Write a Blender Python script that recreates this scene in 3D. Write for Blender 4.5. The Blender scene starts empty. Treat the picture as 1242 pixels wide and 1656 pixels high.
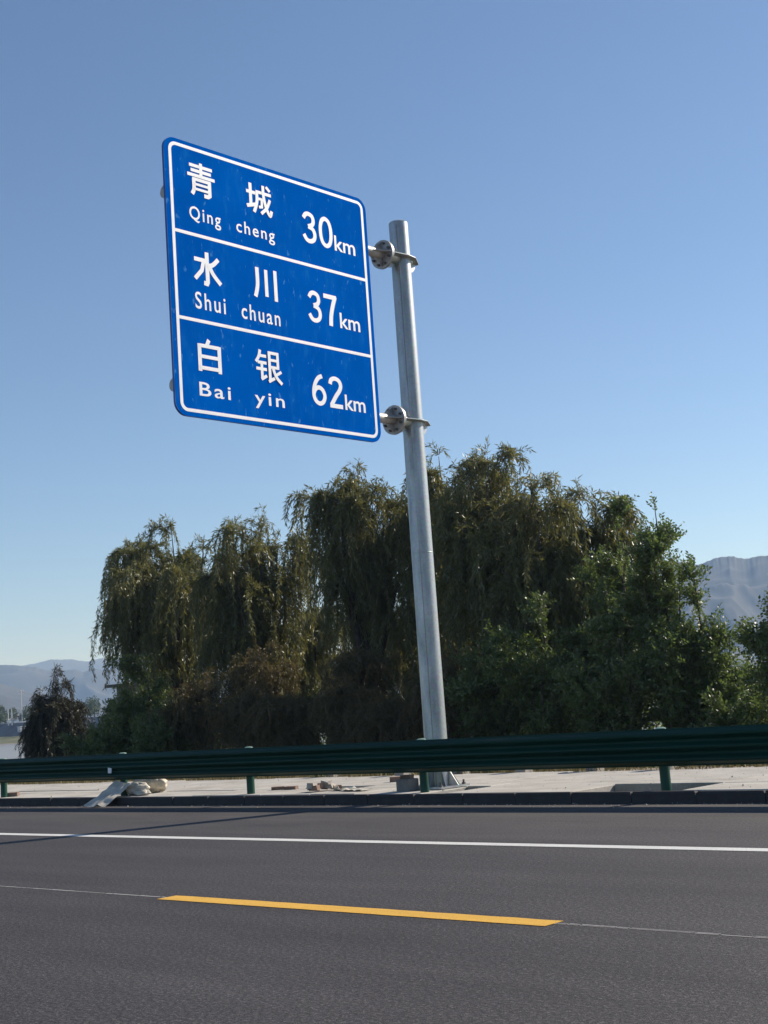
import bpy, math, random
import numpy as np
from mathutils import Matrix, Vector, noise as mnoise

random.seed(7)
RNG = np.random.default_rng(11)
SC = bpy.context.scene
COL = SC.collection

# ------------------------------------------------------------------ camera
cd = bpy.data.cameras.new('camera')
cam = bpy.data.objects.new('camera', cd)
COL.objects.link(cam)
cam.matrix_world = Matrix(((0.732141, 0.146065, 0.665308, 0.0),
                           (0.677733, -0.058448, -0.732982, 0.0),
                           (-0.068177, 0.987547, -0.141786, 1.53),
                           (0, 0, 0, 1)))
cd.sensor_fit = 'VERTICAL'
cd.sensor_height = 36.0
cd.sensor_width = 27.0
cd.lens = 47.826
cd.clip_start = 0.05
cd.clip_end = 40000
SC.camera = cam

# ------------------------------------------------------------------ sky, sun, exposure
SUN_EL = math.radians(32.5)
SUN_AZ = math.radians(20.8)          # from +Y towards +X
world = bpy.data.worlds.new('World')
SC.world = world
world.use_nodes = True
wn = world.node_tree
sky = wn.nodes.new('ShaderNodeTexSky')
sky.sky_type = 'NISHITA'
sky.sun_disc = False
sky.sun_elevation = SUN_EL
sky.sun_rotation = SUN_AZ
sky.altitude = 1500
sky.air_density = 1.0
sky.dust_density = 0.6
sky.ozone_density = 4.0
wn.links.new(sky.outputs[0], wn.nodes['Background'].inputs[0])
wn.nodes['Background'].inputs[1].default_value = 0.091

sd = bpy.data.lights.new('sun', 'SUN')
sd.energy = 5.0
sd.angle = math.radians(0.5)
sd.color = (1.0, 0.93, 0.84)
so = bpy.data.objects.new('sun', sd)
COL.objects.link(so)
to_sun = Vector((math.sin(SUN_AZ) * math.cos(SUN_EL), math.cos(SUN_AZ) * math.cos(SUN_EL), math.sin(SUN_EL)))
so.rotation_euler = to_sun.to_track_quat('Z', 'Y').to_euler()
so.location = (0, 0, 30)

SC.view_settings.view_transform = 'Standard'
SC.view_settings.look = 'None'
SC.view_settings.gamma = 1.0
SC.view_settings.use_curve_mapping = False
SC.view_settings.exposure = 0.50
SC.render.engine = 'CYCLES'
SC.cycles.use_denoising = True
SC.cycles.denoising_prefilter = 'ACCURATE'
SC.cycles.use_adaptive_sampling = False
SC.cycles.max_bounces = 6
SC.cycles.diffuse_bounces = 3
SC.cycles.transparent_max_bounces = 12
SC.cycles.volume_bounces = 0

# ------------------------------------------------------------------ helpers
class MB:
    """collects vertices and faces (world metres) and links them as one mesh object"""
    def __init__(s):
        s.v = []; s.f = []; s.mi = []; s.m = 0
    def add(s, vs, fs):
        b = len(s.v)
        s.v.extend([tuple(map(float, p)) for p in vs])
        s.f.extend([tuple(b + i for i in f) for f in fs])
        s.mi.extend([s.m] * len(fs))
    def box(s, c, size, rz=0.0, taper=1.0, tilt=0.0):
        hx, hy, hz = size[0] / 2, size[1] / 2, size[2] / 2
        vs = []
        for z, t in ((-hz, 1.0), (hz, taper)):
            for x, y in ((-hx, -hy), (hx, -hy), (hx, hy), (-hx, hy)):
                vs.append(Vector((x * t, y * t, z)))
        R = Matrix.Rotation(rz, 3, 'Z') @ Matrix.Rotation(tilt, 3, 'X')
        vs = [R @ p + Vector(c) for p in vs]
        s.add(vs, [(3, 2, 1, 0), (4, 5, 6, 7), (0, 1, 5, 4), (1, 2, 6, 5), (2, 3, 7, 6), (3, 0, 4, 7)])
    def bevbox(s, x0, x1, y0, y1, z0, z1, b):
        """a box whose top edges are bevelled"""
        vs = [(x0, y0, z0), (x1, y0, z0), (x1, y1, z0), (x0, y1, z0),
              (x0, y0, z1 - b), (x1, y0, z1 - b), (x1, y1, z1 - b), (x0, y1, z1 - b),
              (x0 + b, y0 + b, z1), (x1 - b, y0 + b, z1), (x1 - b, y1 - b, z1), (x0 + b, y1 - b, z1)]
        fs = [(0, 1, 5, 4), (1, 2, 6, 5), (2, 3, 7, 6), (3, 0, 4, 7), (4, 5, 9, 8), (5, 6, 10, 9), (6, 7, 11, 10), (7, 4, 8, 11),
              (8, 9, 10, 11), (3, 2, 1, 0)]
        s.add(vs, fs)
    def tube(s, path, radii, n=8, cap=True):
        path = [Vector(p) for p in path]
        if not hasattr(radii, '__len__'):
            radii = [radii] * len(path)
        b = len(s.v); vs = []
        prev = None
        for i, p in enumerate(path):
            d = (path[min(i + 1, len(path) - 1)] - path[max(i - 1, 0)]).normalized()
            if prev is None:
                a = Vector((1, 0, 0)) if abs(d.x) < 0.9 else Vector((0, 1, 0))
                u = d.cross(a).normalized()
            else:
                u = (prev - d * prev.dot(d)).normalized()
            prev = u
            w = d.cross(u)
            for k in range(n):
                t = 2 * math.pi * k / n
                vs.append(p + (u * math.cos(t) + w * math.sin(t)) * radii[i])
        fs = []
        for i in range(len(path) - 1):
            for k in range(n):
                k2 = (k + 1) % n
                fs.append((i * n + k, i * n + k2, (i + 1) * n + k2, (i + 1) * n + k))
        if cap:
            fs.append(tuple(range(n - 1, -1, -1)))
            m = (len(path) - 1) * n
            fs.append(tuple(m + k for k in range(n)))
        s.add(vs, fs)
    def prism(s, poly, axis, a0, a1):
        """polygon (2-D list) extruded along an axis 'x','y','z'"""
        n = len(poly)
        def P(p, a):
            return {'x': (a, p[0], p[1]), 'y': (p[0], a, p[1]), 'z': (p[0], p[1], a)}[axis]
        vs = [P(p, a0) for p in poly] + [P(p, a1) for p in poly]
        fs = [tuple(range(n - 1, -1, -1)), tuple(range(n, 2 * n))]
        for k in range(n):
            k2 = (k + 1) % n
            fs.append((k, k2, n + k2, n + k))
        s.add(vs, fs)
    def build(s, name, mats, parent=None, smooth=False, angle=None):
        me = bpy.data.meshes.new(name)
        off = world_loc(parent)
        me.from_pydata([(p[0] - off[0], p[1] - off[1], p[2] - off[2]) for p in s.v], [], s.f)
        if not isinstance(mats, (list, tuple)):
            mats = [mats]
        for m in mats:
            me.materials.append(m)
        if len(mats) > 1:
            me.polygons.foreach_set('material_index', s.mi)
        if smooth:
            me.polygons.foreach_set('use_smooth', [True] * len(me.polygons))
            if angle:
                me.set_sharp_from_angle(angle=angle)
        me.update()
        return link(name, me, parent)

def world_loc(o):
    x = y = z = 0.0
    while o is not None:
        x += o.location[0]; y += o.location[1]; z += o.location[2]
        o = o.parent
    return (x, y, z)

def link(name, me, parent=None):
    o = bpy.data.objects.new(name, me)
    COL.objects.link(o)
    if parent is not None:
        o.parent = parent
    return o

def tag(o, label=None, cat=None, group=None, kind=None):
    if label: o['label'] = label
    if cat: o['category'] = cat
    if group: o['group'] = group
    if kind: o['kind'] = kind
    return o

def thing(name, loc, label, cat, group=None):
    o = bpy.data.objects.new(name, None)
    o.empty_display_size = 0.2
    COL.objects.link(o)
    o.location = loc
    return tag(o, label, cat, group)

def quads_mesh(name, V, mat, parent=None, tint=None, F=None, smooth=False):
    """V: (n,4,3) world quads -> one mesh object built with numpy"""
    n = len(V)
    off = np.array(world_loc(parent))
    co = (V.reshape(-1, 3) - off).astype(np.float32)
    me = bpy.data.meshes.new(name)
    me.vertices.add(n * 4)
    me.vertices.foreach_set('co', co.ravel())
    me.loops.add(n * 4)
    me.loops.foreach_set('vertex_index', np.arange(n * 4, dtype=np.int32))
    me.polygons.add(n)
    me.polygons.foreach_set('loop_start', np.arange(0, n * 4, 4, dtype=np.int32))
    if tint is not None:
        at = me.attributes.new('tint', 'FLOAT', 'FACE')
        at.data.foreach_set('value', tint.astype(np.float32))
    me.materials.append(mat)
    me.update()
    return link(name, me, parent)

# ------------------------------------------------------------------ materials
def new_mat(name):
    m = bpy.data.materials.new(name)
    m.use_nodes = True
    nt = m.node_tree
    return m, nt, nt.nodes['Principled BSDF']

def N(nt, t, **kw):
    n = nt.nodes.new(t)
    for k, v in kw.items():
        setattr(n, k, v)
    return n

def coords(nt, scale=(1, 1, 1)):
    tc = N(nt, 'ShaderNodeTexCoord')
    mp = N(nt, 'ShaderNodeMapping')
    mp.inputs['Scale'].default_value = scale
    nt.links.new(tc.outputs['Object'], mp.inputs[0])
    return mp.outputs[0]

def nz(nt, vec, scale, detail=4, rough=0.55):
    n = N(nt, 'ShaderNodeTexNoise')
    n.inputs['Scale'].default_value = scale
    n.inputs['Detail'].default_value = detail
    n.inputs['Roughness'].default_value = rough
    nt.links.new(vec, n.inputs['Vector'])
    return n.outputs['Fac']

def ramp(nt, fac, stops):
    r = N(nt, 'ShaderNodeValToRGB')
    e = r.color_ramp.elements
    while len(e) < len(stops):
        e.new(0.5)
    for k, (p, c) in enumerate(stops):
        e[k].position = p
        e[k].color = (*c, 1) if len(c) == 3 else c
    nt.links.new(fac, r.inputs[0])
    return r.outputs[0]

def mix(nt, fac, a, b, blend='MIX'):
    m = N(nt, 'ShaderNodeMix', data_type='RGBA', blend_type=blend)
    def put(i, v):
        if isinstance(v, (tuple, list)):
            m.inputs[i].default_value = (*v, 1) if len(v) == 3 else v
        elif isinstance(v, (int, float)):
            m.inputs[i].default_value = v
        else:
            nt.links.new(v, m.inputs[i])
    put(0, fac); put(6, a); put(7, b)
    return m.outputs[2]

def bump(nt, h, bs, strength, dist):
    b = N(nt, 'ShaderNodeBump')
    b.inputs['Strength'].default_value = strength
    b.inputs['Distance'].default_value = dist
    nt.links.new(h, b.inputs['Height'])
    nt.links.new(b.outputs[0], bs.inputs['Normal'])

def simple(name, c1, c2, scale=3.0, rough=0.7, metal=0.0, bstr=0.0, bscale=40.0, bdist=0.01, sc=(1, 1, 1), detail=5, spec=0.5):
    m, nt, b = new_mat(name)
    v = coords(nt, sc)
    f = nz(nt, v, scale, detail)
    nt.links.new(ramp(nt, f, [(0.3, c1), (0.7, c2)]), b.inputs['Base Color'])
    b.inputs['Roughness'].default_value = rough
    b.inputs['Metallic'].default_value = metal
    b.inputs['Specular IOR Level'].default_value = spec
    if bstr:
        bump(nt, nz(nt, v, bscale, 4), b, bstr, bdist)
    return m

def asphalt_mat():
    m, nt, b = new_mat('asphalt')
    v = coords(nt)
    vs = coords(nt, (0.06, 1.6, 1))
    big = nz(nt, coords(nt, (0.35, 1.0, 1)), 0.7, 5, 0.6)
    streak = nz(nt, vs, 1.6, 5)
    grain = nz(nt, v, 36, 5, 0.85)
    vo = N(nt, 'ShaderNodeTexVoronoi')
    vo.inputs['Scale'].default_value = 105
    nt.links.new(v, vo.inputs['Vector'])
    base = ramp(nt, big, [(0.32, (0.029, 0.0255, 0.027)), (0.68, (0.055, 0.050, 0.051))])
    base = mix(nt, 0.32, base, ramp(nt, streak, [(0.32, (0.028, 0.025, 0.026)), (0.70, (0.062, 0.057, 0.056))]))
    g = ramp(nt, grain, [(0.34, (0.12, 0.12, 0.13)), (0.50, (0.72, 0.72, 0.72)), (0.64, (2.5, 2.45, 2.4))])
    base = mix(nt, 1.0, base, g, 'MULTIPLY')
    chip = ramp(nt, vo.outputs['Color'], [(0.82, (0, 0, 0)), (0.96, (1, 1, 1))])
    cm = N(nt, 'ShaderNodeMath', operation='MULTIPLY')
    nt.links.new(chip, cm.inputs[0]); cm.inputs[1].default_value = 0.55
    base = mix(nt, cm.outputs[0], base, (0.20, 0.19, 0.18))
    tcx = N(nt, 'ShaderNodeTexCoord'); sx = N(nt, 'ShaderNodeSeparateXYZ')
    nt.links.new(tcx.outputs['Object'], sx.inputs[0])
    mr = N(nt, 'ShaderNodeMapRange'); mr.inputs['From Min'].default_value = 11.0; mr.inputs['From Max'].default_value = 15.8
    nt.links.new(sx.outputs['Y'], mr.inputs['Value'])
    dn = nz(nt, coords(nt, (0.35, 1.4, 1)), 1.3, 5, 0.65)
    dm = N(nt, 'ShaderNodeMath', operation='MULTIPLY'); nt.links.new(mr.outputs[0], dm.inputs[0])
    nt.links.new(ramp(nt, dn, [(0.3, (0.05, 0.05, 0.05)), (0.75, (0.55, 0.55, 0.55))]), dm.inputs[1])
    base = mix(nt, dm.outputs[0], base, (0.125, 0.112, 0.095))        # dust blown against the kerb
    crk = N(nt, 'ShaderNodeTexNoise'); crk.inputs['Scale'].default_value = 0.9; crk.inputs['Detail'].default_value = 6
    nt.links.new(coords(nt, (0.25, 1, 1)), crk.inputs['Vector'])
    base = mix(nt, ramp(nt, crk.outputs['Fac'], [(0.62, (0, 0, 0)), (0.72, (0.35, 0.35, 0.35))]), base, (0.028, 0.026, 0.027))
    nt.links.new(base, b.inputs['Base Color'])
    b.inputs['Roughness'].default_value = 0.78
    b.inputs['Specular IOR Level'].default_value = 0.35
    bump(nt, vo.outputs['Distance'], b, 0.45, 0.006)
    return m

def paint_mat(name, col, wear):
    m, nt, b = new_mat(name)
    v = coords(nt)
    f = nz(nt, v, 38, 6, 0.75)
    g = nz(nt, coords(nt, (0.5, 3, 1)), 3.0, 6, 0.65)
    c = mix(nt, ramp(nt, f, [(0.54, (0, 0, 0)), (0.70, (wear, wear, wear))]), col, tuple(x * 0.3 for x in col))
    c = mix(nt, ramp(nt, g, [(0.35, (0, 0, 0)), (0.72, (0.5, 0.5, 0.5))]), c, tuple(x * 0.62 for x in col))
    nt.links.new(c, b.inputs['Base Color'])
    b.inputs['Roughness'].default_value = 0.6
    bump(nt, f, b, 0.3, 0.004)
    return m

def sign_blue_mat():
    m, nt, b = new_mat('sign_blue_film')
    v = coords(nt)
    vs = coords(nt, (1, 2.2, 0.8))
    big = nz(nt, v, 0.9, 3)
    smud = nz(nt, vs, 3.6, 6, 0.62)
    spot = nz(nt, coords(nt, (1, 1.6, 0.7)), 9.0, 3, 0.5)
    c = ramp(nt, big, [(0.3, (0.000, 0.088, 0.42)), (0.7, (0.000, 0.108, 0.49))])
    c = mix(nt, ramp(nt, smud, [(0.52, (0, 0, 0)), (0.74, (0.5, 0.5, 0.5))]), c, (0.012, 0.17, 0.52))
    c = mix(nt, ramp(nt, spot, [(0.66, (0, 0, 0)), (0.74, (0.6, 0.6, 0.6))]), c, (0.08, 0.28, 0.62))
    nt.links.new(c, b.inputs['Base Color'])
    b.inputs['Roughness'].default_value = 0.5
    b.inputs['Specular IOR Level'].default_value = 0.0
    return m

def galv_mat():
    m, nt, b = new_mat('galvanised_steel')
    v = coords(nt)
    vo = N(nt, 'ShaderNodeTexVoronoi')
    vo.inputs['Scale'].default_value = 30
    nt.links.new(v, vo.inputs['Vector'])
    f = nz(nt, coords(nt, (3, 3, 0.5)), 2.2, 6, 0.6)
    c = ramp(nt, f, [(0.3, (0.27, 0.29, 0.295)), (0.5, (0.37, 0.39, 0.395)), (0.72, (0.46, 0.475, 0.475))])
    c = mix(nt, 0.10, c, vo.outputs['Color'], 'OVERLAY')
    nt.links.new(c, b.inputs['Base Color'])
    b.inputs['Metallic'].default_value = 0.7
    nt.links.new(ramp(nt, f, [(0.3, (0.5, 0.5, 0.5)), (0.7, (0.36, 0.36, 0.36))]), b.inputs['Roughness'])
    bump(nt, f, b, 0.12, 0.01)
    return m

def concrete_mat(name, a, bcol, stain=(0.2, 0.18, 0.15), rough=0.85):
    m, nt, b = new_mat(name)
    v = coords(nt)
    f = nz(nt, v, 1.3, 6, 0.6)
    g = nz(nt, v, 26, 4, 0.7)
    h = nz(nt, coords(nt, (0.5, 2.0, 1)), 2.5, 5, 0.65)
    c = ramp(nt, f, [(0.3, a), (0.7, bcol)])
    c = mix(nt, ramp(nt, h, [(0.52, (0, 0, 0)), (0.74, (0.6, 0.6, 0.6))]), c, stain)
    c = mix(nt, 0.5, c, ramp(nt, g, [(0.3, (0.55, 0.55, 0.55)), (0.7, (1, 1, 1))]), 'MULTIPLY')
    nt.links.new(c, b.inputs['Base Color'])
    b.inputs['Roughness'].default_value = rough
    b.inputs['Specular IOR Level'].default_value = 0.25
    bump(nt, g, b, 0.35, 0.01)
    return m

def leaf_mat(name, stops, trans=0.25, patch=0.9, rough=0.5, tcol=(0.12, 0.13, 0.03), spec=0.4, under=None):
    m, nt, b = new_mat(name)
    at = N(nt, 'ShaderNodeAttribute', attribute_name='tint')
    pn = nz(nt, coords(nt), patch, 3)
    ad = N(nt, 'ShaderNodeMath', operation='MULTIPLY_ADD')
    nt.links.new(pn, ad.inputs[0]); ad.inputs[1].default_value = 1.6
    sub = N(nt, 'ShaderNodeMath', operation='MULTIPLY_ADD')
    nt.links.new(at.outputs['Fac'], sub.inputs[0]); sub.inputs[1].default_value = 0.55; sub.inputs[2].default_value = -0.575
    nt.links.new(sub.outputs[0], ad.inputs[2])
    c = ramp(nt, ad.outputs[0], stops)
    if under:                                             # leaves are paler underneath
        geo = N(nt, 'ShaderNodeNewGeometry')
        c = mix(nt, geo.outputs['Backfacing'], c, under)
    nt.links.new(c, b.inputs['Base Color'])
    b.inputs['Roughness'].default_value = rough
    b.inputs['Specular IOR Level'].default_value = spec
    tr = N(nt, 'ShaderNodeBsdfTranslucent')
    tr.inputs[0].default_value = (*tcol, 1)
    ms = N(nt, 'ShaderNodeMixShader')
    ms.inputs[0].default_value = trans
    nt.links.new(b.outputs[0], ms.inputs[1]); nt.links.new(tr.outputs[0], ms.inputs[2])
    nt.links.new(ms.outputs[0], nt.nodes['Material Output'].inputs[0])
    return m

M_ASPHALT = asphalt_mat()
M_WHITE = paint_mat('white_road_paint', (0.66, 0.65, 0.61), 1.0)
M_YELLOW = paint_mat('yellow_road_paint', (0.72, 0.40, 0.04), 0.8)
M_CHALK = simple('chalk_dust', (0.30, 0.29, 0.28), (0.46, 0.45, 0.43), 30, 0.9)
M_KERB = concrete_mat('kerb_shade_tack_concrete', (0.050, 0.043, 0.040), (0.085, 0.075, 0.070), (0.03, 0.026, 0.024))  # light concrete, colour darkened for shade on the face and asphalt tack
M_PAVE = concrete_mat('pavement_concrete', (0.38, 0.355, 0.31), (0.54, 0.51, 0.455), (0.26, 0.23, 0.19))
M_SOIL = simple('dry_soil', (0.16, 0.125, 0.09), (0.27, 0.22, 0.16), 2.5, 0.95, bstr=0.6, bscale=12, bdist=0.05)
M_BANKGRASS = simple('bank_grass', (0.055, 0.075, 0.025), (0.16, 0.15, 0.07), 0.09, 0.95, sc=(1, 1, 1))
M_SHORE = simple('shore_mud', (0.17, 0.14, 0.10), (0.25, 0.21, 0.16), 0.2, 0.95)
M_EMB = simple('embankment_stone', (0.10, 0.09, 0.09), (0.18, 0.165, 0.16), 0.15, 0.95)
M_PLAIN = simple('valley_floor', (0.10, 0.095, 0.05), (0.22, 0.19, 0.13), 0.01, 0.95)
M_STEEL = galv_mat()
M_STEEL_D = simple('weathered_steel', (0.32, 0.30, 0.28), (0.52, 0.49, 0.46), 9, 0.55, 0.45, 0.2, 30, 0.004)
M_RUST = simple('rust_stain', (0.16, 0.07, 0.035), (0.26, 0.17, 0.11), 14, 0.8, 0.1)
M_BLUE = sign_blue_mat()
M_BLUEEDGE = simple('sign_edge_blue', (0.012, 0.075, 0.30), (0.02, 0.11, 0.40), 8, 0.45)
M_FILM = simple('white_reflective_film', (0.74, 0.76, 0.79), (0.84, 0.85, 0.86), 5, 0.5)
M_ALU = simple('aluminium', (0.5, 0.5, 0.5), (0.6, 0.6, 0.6), 5, 0.4, 0.8)
M_GREEN = simple('green_rail_paint', (0.005, 0.031, 0.019), (0.008, 0.044, 0.028), 1.2, 0.45, 0.0, sc=(0.4, 1, 3), spec=0.14)
M_POST = simple('green_post_paint', (0.006, 0.050, 0.030), (0.010, 0.068, 0.042), 3, 0.45, spec=0.3)
M_CAP = simple('pale_green_cap', (0.16, 0.26, 0.21), (0.24, 0.34, 0.28), 5, 0.5)
M_REFL = simple('white_reflector', (0.75, 0.75, 0.75), (0.85, 0.85, 0.85), 5, 0.3)
M_BOLT = simple('bolt_steel', (0.12, 0.11, 0.10), (0.2, 0.19, 0.18), 20, 0.5, 0.6)
M_BARK = simple('willow_bark', (0.045, 0.033, 0.024), (0.10, 0.078, 0.058), 9, 0.95, bstr=0.8, bscale=25, bdist=0.02, sc=(2, 2, 0.5))
M_TWIG = simple('twig_bark', (0.09, 0.065, 0.03), (0.14, 0.10, 0.05), 9, 0.8)
M_WILLOW = leaf_mat('willow_leaf', [(0.10, (0.030, 0.048, 0.010)), (0.42, (0.080, 0.104, 0.026)), (0.74, (0.140, 0.140, 0.042)), (0.98, (0.150, 0.095, 0.036))],
                    0.32, 0.35, 0.42, (0.24, 0.22, 0.055), 0.4, (0.140, 0.150, 0.072))
M_BROWN = leaf_mat('autumn_sapling_leaf', [(0.15, (0.034, 0.046, 0.012)), (0.45, (0.070, 0.076, 0.022)), (0.75, (0.094, 0.074, 0.026)), (0.95, (0.11, 0.065, 0.028))],
                   0.3, 0.6, 0.5, (0.20, 0.15, 0.045), 0.3, (0.125, 0.100, 0.048))
M_ELM = leaf_mat('elm_leaf', [(0.12, (0.032, 0.062, 0.012)), (0.45, (0.074, 0.114, 0.026)), (0.75, (0.130, 0.158, 0.040)), (0.95, (0.18, 0.175, 0.06))],
                 0.30, 0.5, 0.45, (0.17, 0.24, 0.05), 0.4, (0.130, 0.155, 0.070))
M_SHADEWILLOW = leaf_mat('shaded_willow_leaf', [(0.15, (0.016, 0.022, 0.008)), (0.5, (0.030, 0.031, 0.013)), (0.85, (0.044, 0.034, 0.016))], 0.14, 0.6, 0.5, (0.09, 0.075, 0.03), 0.3)  # willow leaf with the small tree's backlit shade put into its colour
M_FARLEAF = leaf_mat('far_bank_leaf', [(0.2, (0.035, 0.055, 0.02)), (0.6, (0.06, 0.085, 0.03)), (0.9, (0.09, 0.10, 0.04))], 0.2, 0.2, 0.6, (0.1, 0.14, 0.03), 0.3)
M_DRYGRASS = leaf_mat('dry_grass_blade', [(0.2, (0.08, 0.085, 0.03)), (0.55, (0.20, 0.165, 0.085)), (0.9, (0.34, 0.28, 0.17))], 0.25, 1.0, 0.7, (0.22, 0.18, 0.08), 0.2)
M_HILL = simple('loess_hill', (0.022, 0.024, 0.022), (0.055, 0.053, 0.046), 0.012, 0.97, detail=8)
M_TARP = simple('white_woven_plastic', (0.46, 0.42, 0.35), (0.66, 0.61, 0.52), 6, 0.55, bstr=0.3, bscale=14, bdist=0.03)
M_SACK = simple('cream_sack', (0.44, 0.37, 0.28), (0.66, 0.60, 0.49), 5, 0.7, bstr=0.4, bscale=16, bdist=0.03)
M_BRICK = simple('broken_brick', (0.16, 0.10, 0.08), (0.26, 0.18, 0.14), 12, 0.9, bstr=0.5, bscale=30, bdist=0.01)
M_BLOCK = concrete_mat('block_concrete', (0.20, 0.18, 0.17), (0.28, 0.26, 0.24))
M_RUBBLE = simple('rubble_stone', (0.30, 0.26, 0.22), (0.50, 0.46, 0.40), 9, 0.9, bstr=0.5, bscale=25, bdist=0.02)
M_PLASTER = simple('grey_plaster', (0.17, 0.155, 0.15), (0.25, 0.235, 0.225), 0.8, 0.9)
M_ROOFSLAB = simple('dark_eave', (0.08, 0.075, 0.07), (0.13, 0.12, 0.11), 1.0, 0.9)
M_GLASS = simple('dark_window_glass', (0.02, 0.025, 0.03), (0.04, 0.045, 0.05), 1, 0.1)
M_PALE = simple('pale_house_wall', (0.60, 0.58, 0.55), (0.74, 0.72, 0.70), 0.2, 0.9)
M_TILE = simple('house_roof', (0.20, 0.12, 0.10), (0.30, 0.22, 0.19), 0.3, 0.9)
M_POLE = simple('pale_concrete_pole', (0.62, 0.60, 0.56), (0.72, 0.70, 0.66), 1, 0.8)

def water_mat():
    m, nt, b = new_mat('muddy_river_water')
    f = nz(nt, coords(nt, (0.3, 1, 1)), 0.35, 4)
    nt.links.new(ramp(nt, f, [(0.3, (0.20, 0.165, 0.125)), (0.7, (0.25, 0.21, 0.165))]), b.inputs['Base Color'])
    b.inputs['Roughness'].default_value = 0.28
    bump(nt, nz(nt, coords(nt, (0.5, 1, 1)), 1.2, 4), b, 0.25, 0.06)
    return m
M_WATER = water_mat()

# ================================================================== SETTING
# ---- ground: one sheet in strips along the road, from behind the camera to the far valley floor
def ground():
    mb = MB()
    prof = [(-60, -0.06, 0), (16.21, -0.06, 0), (16.22, -0.32, 0), (20.52, -0.32, 0), (20.53, 0.09, 0), (22.0, 0.07, 0), (24.0, -0.6, 0), (27.5, -1.5, 1), (34, -2.0, 1),
            (66, -2.15, 2), (75, -3.3, 2), (268, -3.3, 2), (279, -2.15, 1), (286, -1.4, 1), (300, 0.3, 3), (307, 5.4, 1), (330, 5.5, 4), (1500, 7, 4), (5000, 10, 4), (9000, 12, 4)]
    xs = sorted(set([-9000, -4000, -1500, -800, -400, -200, -110, -80] + list(np.arange(-62, 10, 1.0)) + [30, 80, 200, 600, 1500, 3000]))
    idx = {}
    V = []
    for i, x in enumerate(xs):
        for j, (y, z, _) in enumerate(prof):
            dz = 0.0
            if 20.6 < y < 70 and -100 < x < 40:
                dz = 0.22 * mnoise.noise(Vector((x * 0.35, y * 0.4, 3)))
                if y < 22.5:
                    dz *= 0.25
            idx[i, j] = len(V)
            V.append((x, y, z + dz))
    b = len(mb.v)
    mb.v.extend([tuple(map(float, p)) for p in V])
    for i in range(len(xs) - 1):
        for j in range(len(prof) - 1):
            mb.f.append((idx[i, j], idx[i + 1, j], idx[i + 1, j + 1], idx[i, j + 1]))
            mb.mi.append(prof[j][2])
    o = mb.build('ground', [M_SOIL, M_BANKGRASS, M_SHORE, M_EMB, M_PLAIN], smooth=False)
    tag(o, kind='structure')
ground()

mb = MB()
mb.add([(-9000, 64, -2.35), (3000, 64, -2.35), (3000, 281, -2.35), (-9000, 281, -2.35)], [(0, 1, 2, 3)])
tag(mb.build('river_water', M_WATER), kind='structure')

# ---- road and markings
mb = MB()
mb.add([(-900, -7, 0), (400, -7, 0), (400, 16.19, 0), (-900, 16.19, 0)], [(0, 1, 2, 3)])
road = tag(mb.build('road', M_ASPHALT), kind='structure')

def sheet(name, x0, x1, y0, y1, z, mat, jitter=0.0, step=0.25, parent=None):
    mb = MB()
    xs = np.arange(x0, x1 + 1e-6, step) if jitter else [x0, x1]
    ps = []
    for x in xs:
        j0 = jitter * mnoise.noise(Vector((x * 4.0, 1.0, z))); j1 = jitter * mnoise.noise(Vector((x * 4.0, 9.0, z)))
        ps += [(x, y0 + j0, z), (x, y1 + j1, z)]
    mb.add(ps, [(2 * i, 2 * i + 2, 2 * i + 3, 2 * i + 1) for i in range(len(xs) - 1)])
    return mb.build(name, mat, parent)

for x0, x1, jit in ((-900, -60, 0), (-60, 20, 0.010), (20, 400, 0)):
    tag(sheet('edge_line_marking', x0, x1, 11.57, 11.78, 0.004, M_WHITE, jit), kind='structure')
for k in range(-6, 4):
    x0 = -9.9 + k * 10.2
    tag(sheet('centre_line_marking', x0, x0 + 4.2, 7.60, 7.82, 0.004, M_YELLOW, 0.009, 0.06), kind='structure')
# faint setting-out line left on the asphalt: many short dabs
mb = MB()
x = -40.0
while x < 6:
    L = random.uniform(0.08, 0.5)
    if -9.93 < x < -5.72:
        x += 0.02
        continue
    if x < -9.93:
        L = min(L, -9.91 - x)
    if True:
        right = x > -5.75
        for q in range(2 if right else 1):
            w0 = random.uniform(0.003, 0.008) if right else random.uniform(0.006, 0.015)
            yy = 7.71 + 0.008 * mnoise.noise(Vector((x * 0.7, q, 0))) + q * 0.03
            if random.random() < (0.75 if right else 0.92):
                mb.add([(x, yy - w0, 0.003), (x + L, yy - w0 * 0.8, 0.003), (x + L, yy + w0 * 0.7, 0.003), (x, yy + w0, 0.003)], [(0, 1, 2, 3)])
    x += L + random.uniform(0.0, 0.02)
tag(mb.build('chalk_line_marking', M_CHALK), kind='structure')

# ---- kerb of single stones
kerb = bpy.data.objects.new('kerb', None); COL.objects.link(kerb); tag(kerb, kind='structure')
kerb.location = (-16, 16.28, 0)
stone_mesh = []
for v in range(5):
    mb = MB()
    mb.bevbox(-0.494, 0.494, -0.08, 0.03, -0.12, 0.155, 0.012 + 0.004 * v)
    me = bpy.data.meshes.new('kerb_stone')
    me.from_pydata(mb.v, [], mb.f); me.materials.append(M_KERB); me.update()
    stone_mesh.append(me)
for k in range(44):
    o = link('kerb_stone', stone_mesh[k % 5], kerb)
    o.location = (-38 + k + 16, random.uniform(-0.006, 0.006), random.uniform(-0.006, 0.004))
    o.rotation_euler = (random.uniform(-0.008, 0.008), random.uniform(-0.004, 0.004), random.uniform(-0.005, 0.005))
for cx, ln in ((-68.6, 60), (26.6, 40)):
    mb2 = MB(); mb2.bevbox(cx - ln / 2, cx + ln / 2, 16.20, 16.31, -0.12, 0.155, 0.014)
    mb2.build('kerb_run', M_KERB, kerb)

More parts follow.
